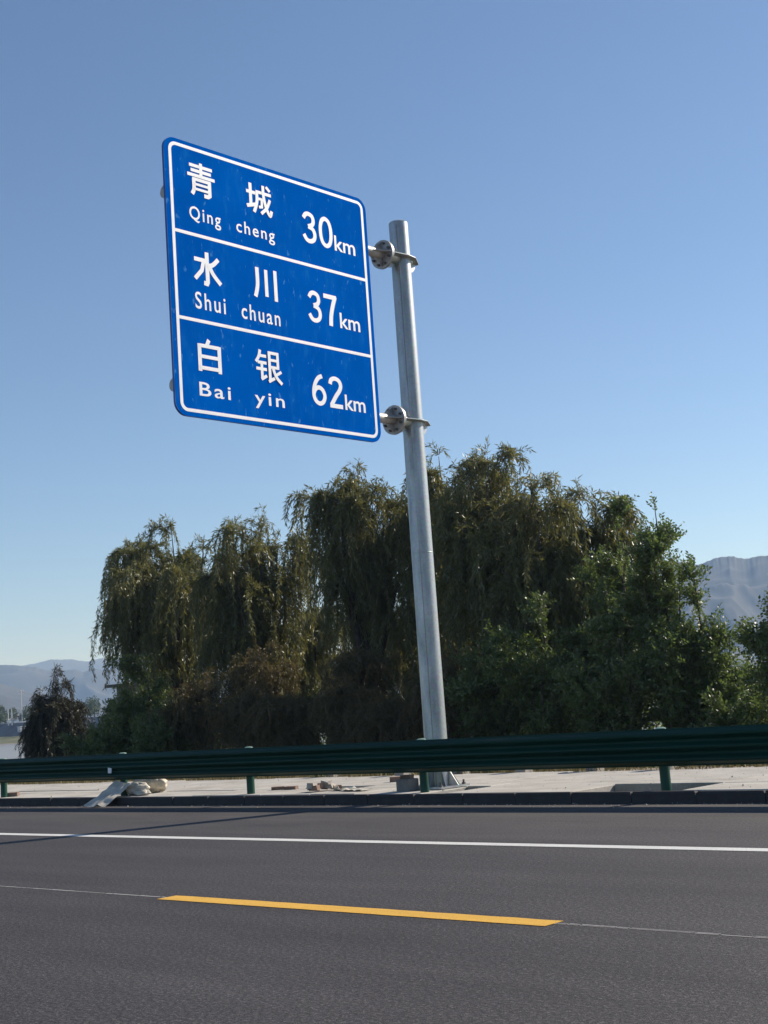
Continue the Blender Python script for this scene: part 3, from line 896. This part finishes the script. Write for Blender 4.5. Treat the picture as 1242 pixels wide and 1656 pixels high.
# grit and small stones on the pavement and in the gutter
n = 1100
gx = RNG.uniform(-34, -4, n)
gy = np.where(RNG.uniform(0, 1, n) < 0.45, 16.16 - RNG.exponential(0.16, n), RNG.uniform(16.35, 20.4, n))
gz = np.where(gy < 16.2, 0.0, 0.165)
gs = RNG.uniform(0.004, 0.012, n) * np.where(RNG.uniform(0, 1, n) < 0.08, 2.2, 1.0)
mb = MB()
for x, y, z, q in zip(gx.tolist(), gy.tolist(), gz.tolist(), gs.tolist()):
    a_ = random.uniform(0, 6.3)
    vs = [(x + math.cos(a_ + k * 1.571) * q * random.uniform(.7, 1.2), y + math.sin(a_ + k * 1.571) * q * random.uniform(.7, 1.2), z) for k in range(4)] + [(x, y, z + q * 1.1)]
    mb.add(vs, [(0, 1, 4), (1, 2, 4), (2, 3, 4), (3, 0, 4)])
tag(mb.build('gravel', M_RUBBLE), 'grit and small stones on the pavement and along the gutter', 'gravel', kind='stuff')

# dry grass along the far pavement edge
n = 9000
gx = RNG.uniform(-42, -3, n); gy = 20.6 + RNG.uniform(0, 1, n) ** 1.5 * 2.2
keep = np.array([mnoise.noise(Vector((float(a_) * 0.9, float(b_) * 0.9, 4))) > -0.12 for a_, b_ in zip(gx, gy)])
gx, gy = gx[keep], gy[keep]; n = len(gx)
gz = np.interp(gy, [20.5, 22, 24], [0.09, 0.07, -0.6]) - 0.03
p = np.stack([gx, gy, gz], 1)
dr = RNG.normal(0, 0.35, (n, 3)); dr[:, 2] = 1
q = leaf_quads(p, dr, RNG.uniform(0.12, 0.5, n), RNG.uniform(0.012, 0.03, n), RNG)
tag(quads_mesh('dry_grass', q, M_DRYGRASS, None, RNG.uniform(0, 1, n)), 'dry grass along the far edge of the pavement', 'grass', kind='stuff')

# ================================================================== GUARDRAIL
gr = thing('guardrail', (-14.3, 16.4, 0.16), 'long dark green corrugated steel guardrail along the kerb', 'guardrail')
PX = [-48.0, -43.7, -39.5, -35.3, -31.0, -26.8, -22.45, -18.70, -14.56, -10.15, -5.95, -1.8, 2.4, 6.6]   # post positions
zb, zh = 0.475, 0.506
prof = []
for k in range(49):
    tpar = k / 48
    c = math.cos(2 * math.pi * (3 * tpar) - math.pi)
    c = max(-1, min(1, 1.12 * c))
    prof.append((16.375 - 0.035 * (1 + c), zb + zh * tpar))
def rail(x0, x1, dy):
    mb = MB()
    n_ = len(prof)
    vs = []
    xsr = np.linspace(x0, x1, 5)
    for side in (0.0, 0.004):
        for xx in xsr:
            wob = 0.004 * mnoise.noise(Vector((xx * 0.6, 2, 0)))
            vs += [(xx, y_ + dy + side, z_ + wob) for y_, z_ in prof]
    fs = []
    m_ = len(xsr)
    for i in range(m_ - 1):
        for k in range(n_ - 1):
            a0 = i * n_ + k
            fs.append((a0, a0 + n_, a0 + n_ + 1, a0 + 1))
            b0 = a0 + m_ * n_
            fs.append((b0, b0 + 1, b0 + n_ + 1, b0 + n_))
    for i in range(m_ - 1):                            # lips along the top and bottom edge
        for k in (0, n_ - 1):
            a0 = i * n_ + k; b0 = a0 + m_ * n_
            fs.append((a0, b0, b0 + n_, a0 + n_))
    for i in (0, m_ - 1):                              # sheet ends
        for k in range(n_ - 1):
            a0 = i * n_ + k; b0 = a0 + m_ * n_
            fs.append((a0, a0 + 1, b0 + 1, b0))
    mb.add(vs, fs)
    return mb.build('rail_beam', M_GREEN, gr, smooth=True, angle=math.radians(50))
for k in range(len(PX) - 1):
    rail(PX[k] - 0.16, PX[k + 1] + 0.16, 0.005 * (k % 2))
for k, px in enumerate(PX):
    mb = MB(); mb.tube([(px, 16.55, -0.1), (px, 16.55, 0.975)], 0.072, 18)
    po = mb.build('post', M_POST, gr, smooth=True, angle=math.radians(40))
    mb = MB(); mb.tube([(px, 16.55, 0.955), (px, 16.55, 0.985), (px, 16.55, 0.998)], [0.075, 0.073, 0.045], 18)
    mb.build('post_cap', M_CAP, po, smooth=True, angle=math.radians(40))
    mb = MB(); mb.box((px, 16.432, zb + zh / 2), (0.19, 0.075, 0.36))
    mb.build('block_out', M_GREEN, gr)
    mb = MB()
    for bz in (0.085, 0.255, 0.42):
        for bx_ in (-0.1, 0.1):
            mb.tube([(px + bx_, 16.372, zb + bz), (px + bx_, 16.355, zb + bz)], [0.016, 0.012], 8)
    o = mb.build('splice_bolts', M_GREEN, gr); o['kind'] = 'stuff'
# white reflector plate on the second beam from the left
mb = MB()
mb.prism([(-22.60, 0.615), (-22.50, 0.615), (-22.485, 0.71), (-22.60, 0.725)], 'y', 16.285, 16.299)
mb.build('reflector', M_REFL, gr)

# ================================================================== ROAD SIGN
PXX, PYY = -14.9, 17.3
sign = thing('road_sign', (PXX, PYY, 0.16), 'blue road direction sign on a tall galvanised steel pole beside the guardrail', 'road sign')
mb = MB()
zz = np.linspace(0.18, 9.86, 14)
mb.tube([(PXX, PYY, z) for z in zz], [0.195 - 0.028 * (z / 9.86) for z in zz], 40)
pole = mb.build('pole', M_STEEL, sign, smooth=True, angle=math.radians(40))
mb = MB()
mb.tube([(PXX, PYY, 9.86), (PXX, PYY, 9.875)], [0.169, 0.150], 40)
mb.build('pole_cap', M_STEEL_D, pole)
for zs in (4.05,):
    mb = MB(); mb.tube([(PXX, PYY, zs - 0.012), (PXX, PYY, zs), (PXX, PYY, zs + 0.012)], [0.183, 0.1875, 0.183], 40, cap=False)
    mb.build('weld_seam', M_STEEL, pole, smooth=True)
# long seam up the pole
mb = MB()
ang = math.radians(-62)
for z0_, z1_ in ((0.2, 9.8),):
    r0, r1 = 0.1945, 0.1665
    mb.tube([(PXX + math.cos(ang) * r0, PYY + math.sin(ang) * r0, z0_), (PXX + math.cos(ang) * r1, PYY + math.sin(ang) * r1, z1_)], [0.006, 0.006], 6)
mb.build('long_seam', M_STEEL, pole, smooth=True)
# base plate, gussets, anchor bolts
mb = MB(); mb.box((PXX, PYY, 0.178), (0.72, 0.72, 0.03)); mb.build('base_plate', M_STEEL, sign)
for k in range(8):
    a_ = math.pi / 4 * k + 0.25
    dx, dy = math.cos(a_), math.sin(a_)
    ox, oy = -dy * 0.007, dx * 0.007
    pts = []
    for s in (-1, 1):
        for rr, z_ in ((0.19, 0.193), (0.36, 0.193), (0.20, 0.46)):
            pts.append((PXX + dx * rr + s * ox, PYY + dy * rr + s * oy, z_))
    mb = MB(); mb.add(pts, [(0, 1, 2), (5, 4, 3), (0, 3, 4, 1), (1, 4, 5, 2), (2, 5, 3, 0)])
    mb.build('gusset', M_STEEL, sign)
for sx in (-.29, .29):
    for sy in (-.29, .29):
        mb = MB(); mb.tube([(PXX + sx, PYY + sy, 0.19), (PXX + sx, PYY + sy, 0.27)], 0.018, 8); mb.tube([(PXX + sx, PYY + sy, 0.19), (PXX + sx, PYY + sy, 0.222)], 0.034, 6)
        mb.build('anchor_bolt', M_BOLT, sign)
# two arms, each with a bolted flange pair and a horizontal stiffener plate
for za in (9.20, 6.30):
    mb = MB(); mb.tube([(PXX, 12.16, za), (PXX, 16.81, za)], 0.084, 24)
    arm = mb.build('arm', M_STEEL_D, sign, smooth=True, angle=math.radians(40))
    mb = MB(); mb.tube([(PXX, 12.13, za), (PXX, 12.16, za)], 0.100, 24)
    mb.tube([(PXX, 12.12, za), (PXX, 12.131, za)], 0.03, 10); mb.build('arm_end_cap', M_STEEL_D, arm, smooth=True, angle=math.radians(40))
    mb = MB()                                               # triangular stiffeners welded to the arm
    mb.prism([(PXX - .23, 16.805), (PXX - .085, 16.805), (PXX - .085, 16.5)], 'z', za - .006, za + .006)
    mb.prism([(PXX + .23, 16.805), (PXX + .085, 16.805), (PXX + .085, 16.5)], 'z', za - .006, za + .006)
    mb.prism([(16.805, za + .22), (16.805, za + .085), (16.6, za + .085)], 'x', PXX - .006, PXX + .006)
    mb.prism([(16.805, za - .22), (16.805, za - .085), (16.6, za - .085)], 'x', PXX - .006, PXX + .006)
    mb.build('arm_stiffener', M_STEEL_D, arm)
    for y0_, y1_, mt in ((16.808, 16.830, M_STEEL_D), (16.834, 16.858, M_STEEL)):
        mb = MB(); mb.tube([(PXX, y0_, za), (PXX, y1_, za)], 0.25, 36)
        fl = mb.build('flange', mt, sign, smooth=True, angle=math.radians(40))
        if y0_ < 16.82:
            for k in range(8):
                a_ = 2 * math.pi * (k + .5) / 8
                cx, cz = PXX + math.cos(a_) * .19, za + math.sin(a_) * .19
                mb = MB(); mb.tube([(cx, 16.775, cz), (cx, 16.8075, cz)], 0.024, 6); mb.tube([(cx, 16.755, cz), (cx, 16.7755, cz)], 0.013, 8)
                mb.build('bolt', M_BOLT, fl)
    mb = MB(); mb.tube([(PXX, 16.8585, za), (PXX, 17.50, za)], 0.11, 24); mb.build('stub', M_STEEL, sign, smooth=True, angle=math.radians(40))
    mb = MB()
    mb.prism([(PXX - .22, 16.859), (PXX + .22, 16.859), (PXX + .27, 17.22), (PXX + .24, 17.42), (PXX + 0.03, 17.74), (PXX - 0.03, 17.74), (PXX - .24, 17.42), (PXX - .27, 17.22)], 'z', za - .007, za + .007)
    mb.build('stiffener_plate', M_STEEL, sign)
    mb = MB()
    for s in (-1, 1):
        mb.prism([(16.859, za + s * .008), (17.12, za + s * .008), (17.12, za + s * .16), (17.02, za + s * .19), (16.859, za + s * .22)], 'x', PXX - .007, PXX + .007)
    half = [(17.48 + .19 * math.cos(q_), za - .008 - .19 * abs(math.sin(q_))) for q_ in np.linspace(0, math.pi, 12)]
    mb.prism(half, 'x', PXX - .007, PXX + .007)
    mb.build('vertical_rib', M_STEEL, sign)

# panel -----------------------------------------------------------------
def rrect(y0, y1, z0, z1, r, n=8):
    pts = []
    for cy_, cz_, a0 in ((y1 - r, z1 - r, 0), (y0 + r, z1 - r, 90), (y0 + r, z0 + r, 180), (y1 - r, z0 + r, 270)):
        for k in range(n + 1):
            a_ = math.radians(a0 + 90 * k / n)
            pts.append((cy_ + r * math.cos(a_), cz_ + r * math.sin(a_)))
    return pts
SY0, SY1, SZ0, SZ1 = 12.03, 16.31, 5.825, 10.005
XF = -14.750
outer = rrect(SY0, SY1, SZ0, SZ1, 0.20)
n_ = len(outer)
mb = MB()
vs = [(XF, y_, z_) for y_, z_ in outer]
mb.add(vs, [tuple(range(n_))])
panel = mb.build('sign_panel', M_BLUE, sign)
# folded rim behind the face
mb = MB()
ring = []
for x_, ins in ((XF - .002, 0.0), (XF - .045, 0.0), (XF - .045, 0.035)):
    ring.append([(x_, y_, z_) for y_, z_ in rrect(SY0 + ins, SY1 - ins, SZ0 + ins, SZ1 - ins, 0.20 - ins)])
for a_, b_ in ((0, 1), (1, 2)):
    mb.add(ring[a_] + ring[b_], [(k, (k + 1) % n_, n_ + (k + 1) % n_, n_ + k) for k in range(n_)])
mb.build('folded_rim', M_BLUEEDGE, panel, smooth=True, angle=math.radians(40))
mb = MB(); mb.add([(XF - .006, y_, z_) for y_, z_ in rrect(SY0 + .01, SY1 - .01, SZ0 + .01, SZ1 - .01, 0.19)], [tuple(range(n_ - 1, -1, -1))])
mb.build('panel_back', M_ALU, panel)
for zr in (6.05, 6.30, 6.9, 7.5, 8.1, 8.7, 9.2, 9.75):
    mb = MB(); mb.box((XF - .032, (SY0 + SY1) / 2, zr), (0.05, SY1 - SY0 - .3, 0.07)); mb.build('back_rail', M_ALU, panel)
for za in (9.20, 6.30):
    for yc in (12.7, 13.7, 14.7, 15.7):
        mb = MB(); mb.tube([(PXX, yc - .03, za), (PXX, yc + .03, za)], 0.092, 20); mb.box((PXX + .075, yc, za), (0.05, 0.06, 0.22)); mb.build('arm_clamp', M_ALU, panel)
# white border line, dividers
bo = rrect(SY0 + .085, SY1 - .075, SZ0 + .065, SZ1 - .060, 0.135)
bi = rrect(SY0 + .138, SY1 - .128, SZ0 + .115, SZ1 - .110, 0.087)
mb = MB()
mb.add([(XF + .0025, y_, z_) for y_, z_ in bo] + [(XF + .0025, y_, z_) for y_, z_ in bi], [(k, (k + 1) % n_, n_ + (k + 1) % n_, n_ + k) for k in range(n_)])
mb.build('white_border', M_FILM, panel)
for zd in (8.582, 7.275):
    mb = MB()
    h_ = 0.025
    mb.add([(XF + .0025, SY0 + .1385, zd - h_), (XF + .0025, SY1 - .1285, zd - h_), (XF + .0025, SY1 - .1285, zd + h_), (XF + .0025, SY0 + .1385, zd + h_)], [(0, 1, 2, 3)])
    mb.build('divider_line', M_FILM, panel)

# lettering --------------------------------------------------------------
def lettering(body, y0, y1, z0, z1, off, space=1.0):
    cu = bpy.data.curves.new('lettering', 'FONT')
    cu.body = body
    cu.size = 1.0
    cu.resolution_u = 4
    cu.offset = off
    cu.space_character = space
    tmp = bpy.data.objects.new('tmp_text', cu)
    COL.objects.link(tmp)
    bpy.context.view_layer.update()
    dg = bpy.context.evaluated_depsgraph_get()
    me = bpy.data.meshes.new_from_object(tmp.evaluated_get(dg))
    bpy.data.objects.remove(tmp)
    bpy.data.curves.remove(cu)
    nv = len(me.vertices)
    co = np.zeros(nv * 3, np.float32)
    me.vertices.foreach_get('co', co); co = co.reshape(-1, 3)
    lo, hi = co.min(0), co.max(0)
    off3 = world_loc(panel)
    out = np.zeros_like(co)
    out[:, 0] = XF + .003 - off3[0]
    out[:, 1] = y0 + (co[:, 0] - lo[0]) / (hi[0] - lo[0]) * (y1 - y0) - off3[1]
    out[:, 2] = z0 + (co[:, 1] - lo[1]) / (hi[1] - lo[1]) * (z1 - z0) - off3[2]
    me.vertices.foreach_set('co', out.ravel())
    me.materials.clear(); me.materials.append(M_FILM)
    me.update()
    me.name = 'lettering'
    link('lettering', me, panel)

def ribbon(pts, w, smooth=True, closed=False):
    """outline strip of even width along a polyline (0-100 units)"""
    P = [Vector((float(a_), float(b_))) for a_, b_ in pts]
    if smooth and len(P) > 2:
        Q = []
        m = len(P)
        for i in range(m if closed else m - 1):
            p0 = P[(i - 1) % m] if (closed or i > 0) else P[0]
            p1, p2 = P[i % m], P[(i + 1) % m]
            p3 = P[(i + 2) % m] if (closed or i + 2 < m) else P[-1]
            for q in range(6):
                t_ = q / 6
                Q.append(0.5 * ((2 * p1) + (p2 - p0) * t_ + (2 * p0 - 5 * p1 + 4 * p2 - p3) * t_ * t_ + (3 * p1 - p0 - 3 * p2 + p3) * t_ ** 3))
        if not closed:
            Q.append(P[-1])
        P = Q
    m = len(P)
    L_, R_ = [], []
    for i in range(m):
        a_ = P[(i - 1) % m] if (closed or i > 0) else P[i]
        b_ = P[(i + 1) % m] if (closed or i < m - 1) else P[i]
        d1 = (P[i] - a_); d2 = (b_ - P[i])
        if d1.length < 1e-6: d1 = d2
        if d2.length < 1e-6: d2 = d1
        d1 = d1.normalized(); d2 = d2.normalized()
        t_ = (d1 + d2)
        t_ = t_.normalized() if t_.length > 1e-4 else d1
        nrm = Vector((-t_.y, t_.x))
        k = 1.0 / max(0.55, nrm.dot(Vector((-d1.y, d1.x))))
        L_.append(P[i] + nrm * w / 2 * k); R_.append(P[i] - nrm * w / 2 * k)
    fs = [(i, (i + 1) % m, m + (i + 1) % m, m + i) for i in range(m if closed else m - 1)]
    return L_ + R_, fs

def strokes(strk, y0, y1, z0, z1):
    """one painted character cut from white film, stroke over stroke"""
    mb = MB()
    allp = []
    res = []
    for st in strk:
        vs, fs = ribbon(*st)
        res.append((vs, fs)); allp += vs
    lo = (min(p_.x for p_ in allp), min(p_.y for p_ in allp)); hi = (max(p_.x for p_ in allp), max(p_.y for p_ in allp))
    for k, (vs, fs) in enumerate(res):
        mb.add([(XF + .003 + k * .0006, y0 + (p_.x - lo[0]) / (hi[0] - lo[0]) * (y1 - y0), z0 + (p_.y - lo[1]) / (hi[1] - lo[1]) * (z1 - z0)) for p_ in vs],
               [tuple(reversed(f)) for f in fs])
    mb.build('lettering', M_FILM, panel)

W1, W2 = 12.5, 10
QING = [([(8, 88), (92, 88)], W2), ([(13, 73), (87, 73)], W2), ([(0, 58), (100, 58)], W2), ([(50, 100), (50, 56)], 11),
        ([(22, 47), (22, 15), (14, -2)], W1), ([(17, 46), (84, 46)], W2), ([(79, 50), (79, 6), (72, 1), (58, 1)], W1, False),
        ([(24, 31), (77, 31)], 8), ([(24, 16), (77, 16)], 8)]
CHENG = [([(17, 98), (17, 24)], 12), ([(0, 68), (36, 68)], 11), ([(0, 19), (38, 31)], 12),
         ([(38, 74), (100, 74)], 10.5), ([(42, 74), (41, 40), (28, 3)], 11.5), ([(44, 52), (64, 52)], 9), ([(61, 54), (60, 27), (48, 24)], 9.5, False),
         ([(68, 100), (69, 62), (79, 24), (92, 4), (99, 22)], 11), ([(94, 58), (80, 28), (56, 4)], 10.5), ([(80, 99), (95, 86)], 10)]
SHUI = [([(50, 100), (50, 10), (47, 4), (36, 5)], 14, False), ([(3, 73), (38, 73), (30, 42), (4, 13)], 12.5, False), ([(92, 86), (74, 68), (56, 57)], 13),
        ([(55, 66), (70, 38), (98, 10)], 13.5)]
CHUAN = [([(14, 98), (14, 42), (3, 2)], 15), ([(52, 96), (52, 9)], 14), ([(92, 100), (92, 0)], 14.5)]
BAI = [([(50, 100), (40, 82)], 14), ([(9, 84), (9, 0)], 15), ([(91, 84), (91, 0)], 15), ([(9, 79), (91, 79)], 11.5), ([(9, 46), (91, 46)], 11), ([(9, 11), (91, 11)], 11.5)]
YIN = [([(20, 99), (14, 78), (2, 60)], 10), ([(15, 81), (43, 81)], 9.5), ([(9, 60), (43, 60)], 9.5), ([(2, 40), (43, 40)], 9.5), ([(24, 60), (24, 10)], 10), ([(20, 8), (42, 21)], 9.5),
       ([(50, 94), (92, 94)], 9.5), ([(87, 98), (87, 46)], 10), ([(54, 72), (87, 72)], 8.5), ([(54, 50), (87, 50)], 9), ([(54, 98), (54, 8)], 10.5), ([(48, 4), (72, 17)], 9.5),
       ([(99, 40), (76, 26)], 9), ([(66, 50), (78, 22), (100, 2)], 10.5)]
for st, y0, y1, z0, z1 in ((QING, 12.450, 12.975, 9.195, 9.725), (CHENG, 13.596, 14.145, 9.185, 9.695), (SHUI, 12.479, 13.017, 7.830, 8.352),
                           (CHUAN, 13.648, 14.145, 7.839, 8.334), (BAI, 12.482, 12.923, 6.522, 7.026), (YIN, 13.588, 14.143, 6.506, 7.024)):
    strokes(st, y0, y1, z0, z1)
DW = 15
DIG = {'3': [([(2, 80), (12, 94), (26, 98), (42, 92), (47, 77), (41, 62), (22, 53.5)], DW), ([(22, 53.5), (43, 46), (51, 28), (45, 10), (28, 2), (12, 6), (0, 22)], DW)],
       '0': [([(26, 99), (11, 91), (3, 72), (1, 50), (3, 28), (11, 9), (26, 1), (41, 9), (49, 28), (51, 50), (49, 72), (41, 91)], DW, True, True)],
       '7': [([(0, 93), (53, 93)], DW), ([(48, 97), (36, 62), (28, 30), (25, -4)], DW)],
       '6': [([(43, 99), (25, 90), (10, 70), (2, 46), (1, 26)], DW), ([(26, 57), (9, 49), (1, 29), (9, 9), (26, 1), (43, 9), (51, 29), (43, 49)], DW, True, True)],
       '2': [([(3, 76), (8, 91), (24, 98), (42, 92), (49, 76), (43, 58), (26, 36), (4, 3)], DW), ([(-2, 1), (54, 1)], DW)]}
for txt, y0, y1, z0, z1 in (('30', 14.774, 15.461, 8.956, 9.485), ('37', 14.789, 15.460, 7.645, 8.170), ('62', 14.769, 15.458, 6.291, 6.812)):
    half = (y1 - y0) * 0.455
    strokes(DIG[txt[0]], y0, y0 + half, z0, z1)
    strokes(DIG[txt[1]], y1 - half, y1, z0, z1)
for body, y0, y1, z0, z1 in (('km', 15.494, 15.980, 8.957, 9.216), ('km', 15.505, 15.974, 7.650, 7.909), ('km', 15.500, 15.973, 6.291, 6.545)):
    lettering(body, y0, y1, z0, z1, 0.012)
for body, y0, y1, z0, z1 in (('Qing', 12.454, 13.056, 8.750, 9.021), ('cheng', 13.363, 14.155, 8.750, 9.008), ('Shui', 12.483, 13.063, 7.456, 7.715),
                             ('chuan', 13.375, 14.170, 7.453, 7.700), ('Bai', 12.478, 13.073, 6.150, 6.358), ('yin', 13.547, 14.158, 6.095, 6.352)):
    lettering(body, y0, y1, z0, z1, 0.010, 1.22)

# ================================================================== SMALL THINGS ON THE PAVEMENT
def rock(mb, c, s, seed, n=7):
    """irregular chunk"""
    r = np.random.default_rng(seed)
    b = MB(); b.box((0, 0, 0), (s[0], s[1], s[2]), r.uniform(0, 3), taper=r.uniform(.6, .95))
    vs = [Vector(p) + Vector(r.normal(0, .12, 3) * np.array(s)) + Vector(c) for p in b.v]
    mb.add(vs, b.f)

# concrete block with a brick on top, just left of the pole
t = thing('concrete_block', (-15.2, 16.95, 0.16), 'grey concrete block standing on the pavement just left of the sign pole', 'block')
mb = MB(); mb.bevbox(-15.34, -15.06, 16.74, 16.98, 0.158, 0.350, 0.012); mb.build('block_body', M_BLOCK, t)
t = thing('loose_brick', (-15.2, 16.93, 0.345), 'dark brick lying on top of the concrete block', 'brick')
mb = MB(); mb.box((-15.2, 16.86, 0.380), (0.20, 0.11, 0.06), 0.15); mb.build('brick_body', M_BRICK, t)
def brick_thing(x, y, rz, lab, s=(0.24, 0.115, 0.06)):
    t = thing('loose_brick', (x, y, 0.16), lab, 'brick')
    mb = MB(); mb.box((x, y, 0.16 + s[2] / 2), s, rz, tilt=0.04); mb.build('brick_body', M_BRICK, t)
brick_thing(-17.3, 18.86, 0.8, 'single dark brick on the pavement behind the rail, left of the concrete block', (0.2, 0.11, 0.09))
brick_thing(-18.85, 17.35, 0.7, 'dark brick on the pavement right of a rail post, left one of two')
brick_thing(-18.55, 17.4, 0.3, 'pale dusty brick on the pavement right of a rail post, right one of two')
brick_thing(-26.75, 16.75, 0.6, 'dark brick beside the leftmost rail post', (0.24, 0.14, 0.08))
# rubble heap and scraps between post and pole
tt_ = thing('rubble_heap', (-17.3, 16.9, 0.16), 'small heap of broken stones and dirt behind the kerb', 'rubble')
for k in range(16):
    mb = MB()
    a_ = random.uniform(0, 6.28); q_ = random.uniform(0, .34)
    s_ = random.uniform(.06, .15)
    rock(mb, (-17.3 + math.cos(a_) * q_, 16.95 + math.sin(a_) * q_ * .7, 0.16 + s_ * .35 + max(0, .12 - q_ * .3) * random.uniform(.3, 1)), (s_, s_ * .8, s_ * .7), 200 + k)
    mb.build('stone', M_RUBBLE if k % 3 else M_BRICK, tt_)
for k, (x, y, lab) in enumerate(((-16.75, 17.0, 'flat pale scrap of plastic crumpled beside the rubble heap'), (-16.35, 16.85, 'small pale scrap of plastic right of the rubble heap'))):
    mb = MB()
    nu, nv_ = 9, 6
    g = []
    for i in range(nu):
        for j in range(nv_):
            u, v = i / (nu - 1) - .5, j / (nv_ - 1) - .5
            g.append((x + u * .5 + .03 * mnoise.noise(Vector((u * 9, v * 9, k))), y + v * .28, 0.175 + .09 * abs(mnoise.noise(Vector((u * 5, v * 7, k + 3)))) * (1 - abs(u))))
    mb.add(g, [(i * nv_ + j, (i + 1) * nv_ + j, (i + 1) * nv_ + j + 1, i * nv_ + j + 1) for i in range(nu - 1) for j in range(nv_ - 1)])
    tag(mb.build('plastic_scrap', M_TARP), lab, 'litter')
# pale plastic sheet hanging over the kerb from a rail post, with a crumpled end
t = thing('plastic_sheet', (-22.3, 16.3, 0.16), 'white plastic sheet hanging over the kerb below the rail and bunched on the pavement', 'plastic sheet')
mb = MB()
nu, nv_ = 15, 22
g = []
for i in range(nu):
    u = i / (nu - 1)
    for j in range(nv_):
        v = j / (nv_ - 1)                                    # 0 at the top
        topp = Vector((-22.58, 16.44, 0.47)).lerp(Vector((-22.10, 16.46, 0.38)), u)
        lip = Vector((-22.66, 16.16, 0.21)).lerp(Vector((-22.14, 16.17, 0.20)), u)
        bot = Vector((-22.74, 15.80, 0.012)).lerp(Vector((-22.12, 15.82, 0.012)), u)
        p_ = topp.lerp(lip, v / .55) if v < .55 else lip.lerp(bot, (v - .55) / .45)
        fold = 0.05 * math.sin(u * 9.0 + v * 2.0) * (0.25 + v * .75) + 0.05 * mnoise.noise(Vector((u * 6, v * 5, 1)))
        p_ = p_ + Vector((0.02 * mnoise.noise(Vector((u * 4, v * 6, 7))), -0.5 * fold, max(fold, -0.004) * .7))
        if p_.z < 0.008: p_.z = 0.008 + abs(fold) * .2
        g.append(p_)
mb.add(g, [(i * nv_ + j, (i + 1) * nv_ + j, (i + 1) * nv_ + j + 1, i * nv_ + j + 1) for i in range(nu - 1) for j in range(nv_ - 1)])
mb.build('hanging_sheet', M_TARP, t, smooth=True)

def lump(name, c, rad, seed, mat, parent=None, rz=0.0, amp=0.42):
    mb = MB()
    nu, nv_ = 40, 24
    g = []
    R = Matrix.Rotation(rz, 3, 'Z')
    for j in range(nv_ + 1):
        ph = math.pi * j / nv_
        for i in range(nu):
            th = 2 * math.pi * i / nu
            d = Vector((math.sin(ph) * math.cos(th), math.sin(ph) * math.sin(th), math.cos(ph)))
            k = 1 + amp * .6 * mnoise.noise(d * 1.8 + Vector((seed, 0, 0))) - amp * .7 * abs(mnoise.noise(Vector((d.x * 2.2 + seed, d.y * 6.0 + d.x * 2, d.z * 6.0)))) - amp * .25 * abs(mnoise.noise(Vector((d.x * 6, d.y * 13.0, d.z * 13.0 + seed))))
            p_ = R @ Vector((d.x * rad[0] * k, d.y * rad[1] * k, d.z * rad[2] * k)) + Vector(c)
            p_.z = max(p_.z, 0.162)
            g.append(p_)
    mb.add(g, [(j * nu + i, j * nu + (i + 1) % nu, (j + 1) * nu + (i + 1) % nu, (j + 1) * nu + i) for j in range(nv_) for i in range(nu)])
    return mb.build(name, mat, parent, smooth=True)
lump('bunched_end', (-22.20, 16.66, 0.28), (0.36, 0.17, 0.13), 3, M_TARP, t, 0.12)
lump('bunched_end', (-21.98, 16.62, 0.20), (0.26, 0.14, 0.07), 5, M_TARP, t, -0.1)
t = thing('cream_sack', (-22.4, 17.25, 0.16), 'slumped cream sack lying on the pavement behind the plastic sheet', 'sack')
lump('sack_body', (-22.32, 17.25, 0.32), (0.27, 0.2, 0.19), 8, M_SACK, t, 0.15)
lump('sack_neck', (-22.80, 17.25, 0.32), (0.28, 0.16, 0.15), 12, M_TARP, t, 0.1)

# ================================================================== AIR
mb = MB()
x0, x1, y0, y1, z0, z1 = -9100, 3100, -70, 9100, -4.6, 430
mb.add([(x0, y0, z0), (x1, y0, z0), (x1, y1, z0), (x0, y1, z0), (x0, y0, z1), (x1, y0, z1), (x1, y1, z1), (x0, y1, z1)],
       [(3, 2, 1, 0), (4, 5, 6, 7), (0, 1, 5, 4), (1, 2, 6, 5), (2, 3, 7, 6), (3, 0, 4, 7)])
hm = bpy.data.materials.new('haze_air')
hm.use_nodes = True
hn_ = hm.node_tree
hn_.nodes.clear()
ho = hn_.nodes.new('ShaderNodeOutputMaterial')
pv = hn_.nodes.new('ShaderNodeVolumePrincipled')
pv.inputs['Color'].default_value = (0.40, 0.62, 1.0, 1)
pv.inputs['Absorption Color'].default_value = (1, 1, 1, 1)
pv.inputs['Density'].default_value = 0.00017
pv.inputs['Anisotropy'].default_value = 0.2
hn_.links.new(pv.outputs[0], ho.inputs['Volume'])
haze = mb.build('haze', hm)
tag(haze, 'thin blue haze filling the air over the valley', 'haze', kind='stuff')
